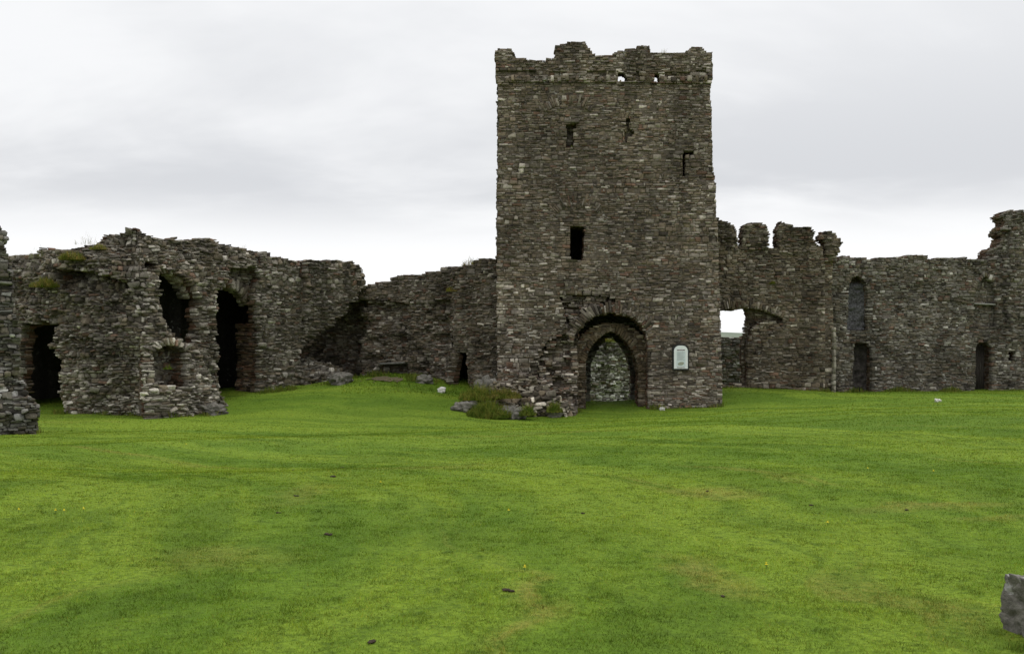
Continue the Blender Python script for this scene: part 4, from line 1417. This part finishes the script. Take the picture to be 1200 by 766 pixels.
tuft_px(52, 336, 40.35, 0.6, 0.55, 900, "grassy ledge tuft above the cave-like opening", 1, w=0.025, flat=0.6)
tuft_px(85, 304, 39.75, 0.55, 0.5, 800, "bright green tuft under the range's crest at left", 2, w=0.025, flat=0.6)
tuft_px(116, 292, 39.9, 0.4, 0.32, 350, "yellowish tuft right of the bright green one", 3, w=0.02, flat=0.6)
tuft_px(198, 284, 42.0, 0.35, 0.18, 180, "mossy tuft on the range's top above the arch hole", 4, w=0.02, flat=0.6)
tuft_px(44, 300, 42.0, 0.5, 0.55, 60, "sparse tall grasses on the range top far left", 5, flat=0.5, w=0.008)
tuft_px(100, 286, 40.9, 0.5, 0.6, 50, "thin seed stalks on the rising crest", 6, flat=0.5, dry=0.8, w=0.008)
tuft_px(285, 294, 44.8, 0.15, 0.4, 40, "wispy stalks on range top over second doorway", 7, flat=0.35, dry=0.8, w=0.007)
tuft_px(400, 309, 48.3, 0.2, 0.4, 40, "wispy stalks on top of the overhanging end", 8, flat=0.5, dry=0.8, w=0.007)
tuft_px(554, 313, 46.2, 0.6, 0.55, 260, "pale dry grass clump topping the curtain wall near tower", 9, dry=0.9, w=0.02)
tuft_px(531, 341, 46.0, 0.35, 0.30, 240, "ochre tuft in the curtain wall face above slit", 10, dry=0.8, w=0.025)
tuft_px(777, 65, 43.3, 0.2, 0.45, 60, "thin weeds on the tower parapet at right", 11, dry=0.5, w=0.008)
tuft_px(620, 72, 43.3, 0.15, 0.25, 50, "thin weeds on the tower parapet at left", 12, dry=0.5, w=0.008)
tuft_px(672, 172, 43.2, 0.12, 0.22, 60, "green weed growing in the upper tower slot", 13, w=0.02, mat=M_LEAF)
tuft_px(905, 332, 46.4, 0.15, 0.25, 90, "weed clump on the battlemented wall over the arch", 14, w=0.02)
tuft_px(713, 400, 59.4, 0.5, 0.45, 240, "weeds on the rubble wall at the archway's apex", 15, w=0.03)
tuft_px(197, 432, 40.2, 0.2, 0.2, 90, "weed on the back of the small buttress niche", 16, w=0.02, mat=M_LEAF)

tussock(574, 40.3, 0.95, 0.85, 4200, "big rounded green tussock between pale and cracked rocks", 31, M_LEAF, 0.2)
tussock(562, 41.6, 0.9, 0.75, 2400, "ochre-green tussock behind the big rounded one", 32, M_LEAF, 0.45, 0.1)
tussock(592, 41.0, 0.7, 0.5, 1700, "grass cap growing on top of the rubble heap", 33, None, 0.3, 0.75)
tussock(650, 41.0, 0.35, 0.5, 700, "small tussock beside the rough rock near the gateway", 34, M_LEAF, 0.2, 0.25)
tussock(545, 41.5, 0.5, 0.30, 700, "straw-coloured tussock beside the low pale rock", 35, None, 0.9)
tussock(660, 42.4, 0.25, 0.28, 300, "small tussock at the foot of the gateway's left side", 36, M_LEAF, 0.2)
tussock(617, 40.2, 0.4, 0.5, 800, "small dark tussock on the lower face of the rubble heap", 37, M_LEAF, 0.1, 0.2)
tussock(487, 45.5, 0.5, 0.35, 700, "rough tussock by the grey stone on the bank", 38, M_LEAF, 0.2)


def rough_grass():
    rng = np.random.default_rng(404)
    lines = [((-60, 31.0), (44, 31.2)), ((62, 40.3), (165, 39.3)), ((165, 39.0), (262, 40.6)), ((262, 43.4), (300, 44.2)), ((300, 44.0), (410, 46.4)), ((400, 47.0), (535, 45.6)),
             ((660, 42.7), (680, 42.8)), ((760, 42.75), (848, 42.8)), ((850, 46.3), (978, 46.3)), ((978, 47.3), (1300, 47.3)), ((690, 59.0), (745, 59.0))]
    B, H = [], []
    for (pa, ya), (pb, yb) in lines:
        a = np.array([(pa - HX) / F * ya, ya]); b = np.array([(pb - HX) / F * yb, yb])
        n = int(np.hypot(*(b - a)) * 230)
        t = rng.random(n)
        p = a + (b - a) * t[:, None] + np.stack([rng.normal(0, .05, n), rng.normal(0.05, .20, n)], 1)
        f = fbm(p[:, 0] * 1.1, p[:, 1] * 1.1, 9.0, 3)
        keep = rng.random(n) < sstep(0.35, 0.7, f) * 1.1 + 0.12
        p, f = p[keep], f[keep]
        B.append(np.stack([p[:, 0], p[:, 1], ground(p[:, 0], p[:, 1]) - 0.02], 1)); H.append(rng.uniform(.08, .22, len(p)) * (0.5 + 1.3 * sstep(.4, .75, f)))
    p, q = at(1196, 752, 5.55)[:2]
    n = 420
    t = rng.uniform(-0.2, 0.3, n)
    B.append(np.stack([p + 0.1 + t, q - 0.02 - rng.uniform(0, .09, n) - 0.10 * np.maximum(t, 0), np.zeros(n)], 1)); B[-1][:, 2] = ground(B[-1][:, 0], B[-1][:, 1]); H.append(rng.uniform(.02, .065, n))
    W = np.concatenate([np.full(len(h), .022) for h in H[:-1]] + [np.full(n, .004)])
    B, H = np.concatenate(B), np.concatenate(H)
    N = len(B)
    t = rng.uniform(.7, 1.3, N)
    tone = np.stack([t, t, t], 1)
    d = rng.random(N) < .2
    tone[d] *= np.array([1.6, 1.15, 1.5])
    V, Fc, C = blade_mesh(B, H, W, rng.uniform(.1, .7, N), rng.uniform(0, np.pi, N), tone, rng, True)
    o = mesh_obj("rough_grass", V, [Fc], M_LEAF, None, C)
    tag(o, "longer unmown grass and weeds fringing the feet of the ruined walls", "grass", kind='stuff')


rough_grass()


def bare_patch():
    x, y, z = at(450, 449, 45.6)
    n = 40
    V, Fc = [], []
    rr = np.random.default_rng(3)
    xs = np.linspace(-1, 1, 30); ys = np.linspace(-1, 1, 16)
    X, Y = np.meshgrid(xs, ys, indexing='ij')
    r = np.hypot(X, Y) + (fbm(X * 3, Y * 3, 2) - .5) * 1.5
    Wx, Wy = x + X * 1.1, y + Y * 0.9
    Z = ground(Wx, Wy) + 0.03 + 0.03 * (1 - r)
    idx = np.arange(X.size).reshape(X.shape)
    Q = np.stack([idx[:-1, :-1], idx[1:, :-1], idx[1:, 1:], idx[:-1, 1:]], -1)
    keep = (r[:-1, :-1] < 0.75) & (r[1:, 1:] < 0.75)
    o = mesh_obj("earth_patch", np.stack([Wx, Wy, Z], -1).reshape(-1, 3), [Q[keep]], M_BARESOIL, smooth=True)
    tag(o, "worn patch of bare earth on the grass bank", "bare earth", kind='structure')


bare_patch()


# ------------------------------------------------------------------ dandelions
def dandelion(px, py, label):
    Ys = np.linspace(4, 46, 4000)
    xs = (px - HX) / F * Ys
    zs = EYE - (py - HY) / F * Ys
    k = np.argmax(zs < ground(xs, Ys) + 0.04)
    Y, x = Ys[k], xs[k]
    z = gz(x, Y)
    root = empty("dandelion", (x, Y, z))
    s = 0.009 + 0.0004 * Y
    n = 14
    V, Fc = [(0, 0, 0.042)], []
    for lay_, (rad, zz) in enumerate(((1.0, 0.034), (0.65, 0.046))):
        for i in range(n):
            t = (i + lay_ * .5) / n * 2 * math.pi
            b = len(V)
            V += [(math.cos(t - .16) * s * rad, math.sin(t - .16) * s * rad, zz), (math.cos(t + .16) * s * rad, math.sin(t + .16) * s * rad, zz), (0, 0, zz + .006)]
            Fc.append((b, b + 1, b + 2))
    mesh_obj("flower_head", np.array(V), [np.array(Fc)], M_YELLOW, root)
    a = np.linspace(0, 2 * math.pi, 6, endpoint=False)
    V = np.array([(math.cos(t) * .003, math.sin(t) * .003, zz) for zz in (0, .036) for t in a])
    Q = np.array([[i, (i + 1) % 6, 6 + (i + 1) % 6, 6 + i] for i in range(6)])
    mesh_obj("stem", V, [Q], M_STEM, root)
    tag(root, label, "dandelion", "dandelions in the lawn")


for px, py, lb in [(22, 596, "yellow dandelion nearest the left edge of the lawn"), (65, 597, "yellow dandelion, middle left of a row of three"), (75, 597, "yellow dandelion, middle right close beside another"),
                   (98, 595, "yellow dandelion, rightmost of the left row"), (218, 520, "yellow dandelion on the far left crest of lawn"), (446, 564, "yellow dandelion right of the dark clod cluster"),
                   (596, 597, "yellow dandelion near the middle of the lawn"), (1017, 548, "brightest yellow dandelion on the right of the lawn"), (1094, 551, "yellow dandelion right of the brightest one"),
                   (970, 611, "yellow dandelion below the right-hand clods"), (898, 660, "yellow dandelion low on the right near dry strip"), (615, 663, "yellow dandelion low at lawn centre")]:
    dandelion(px, py, lb)

print("scene built", len(bpy.data.objects))
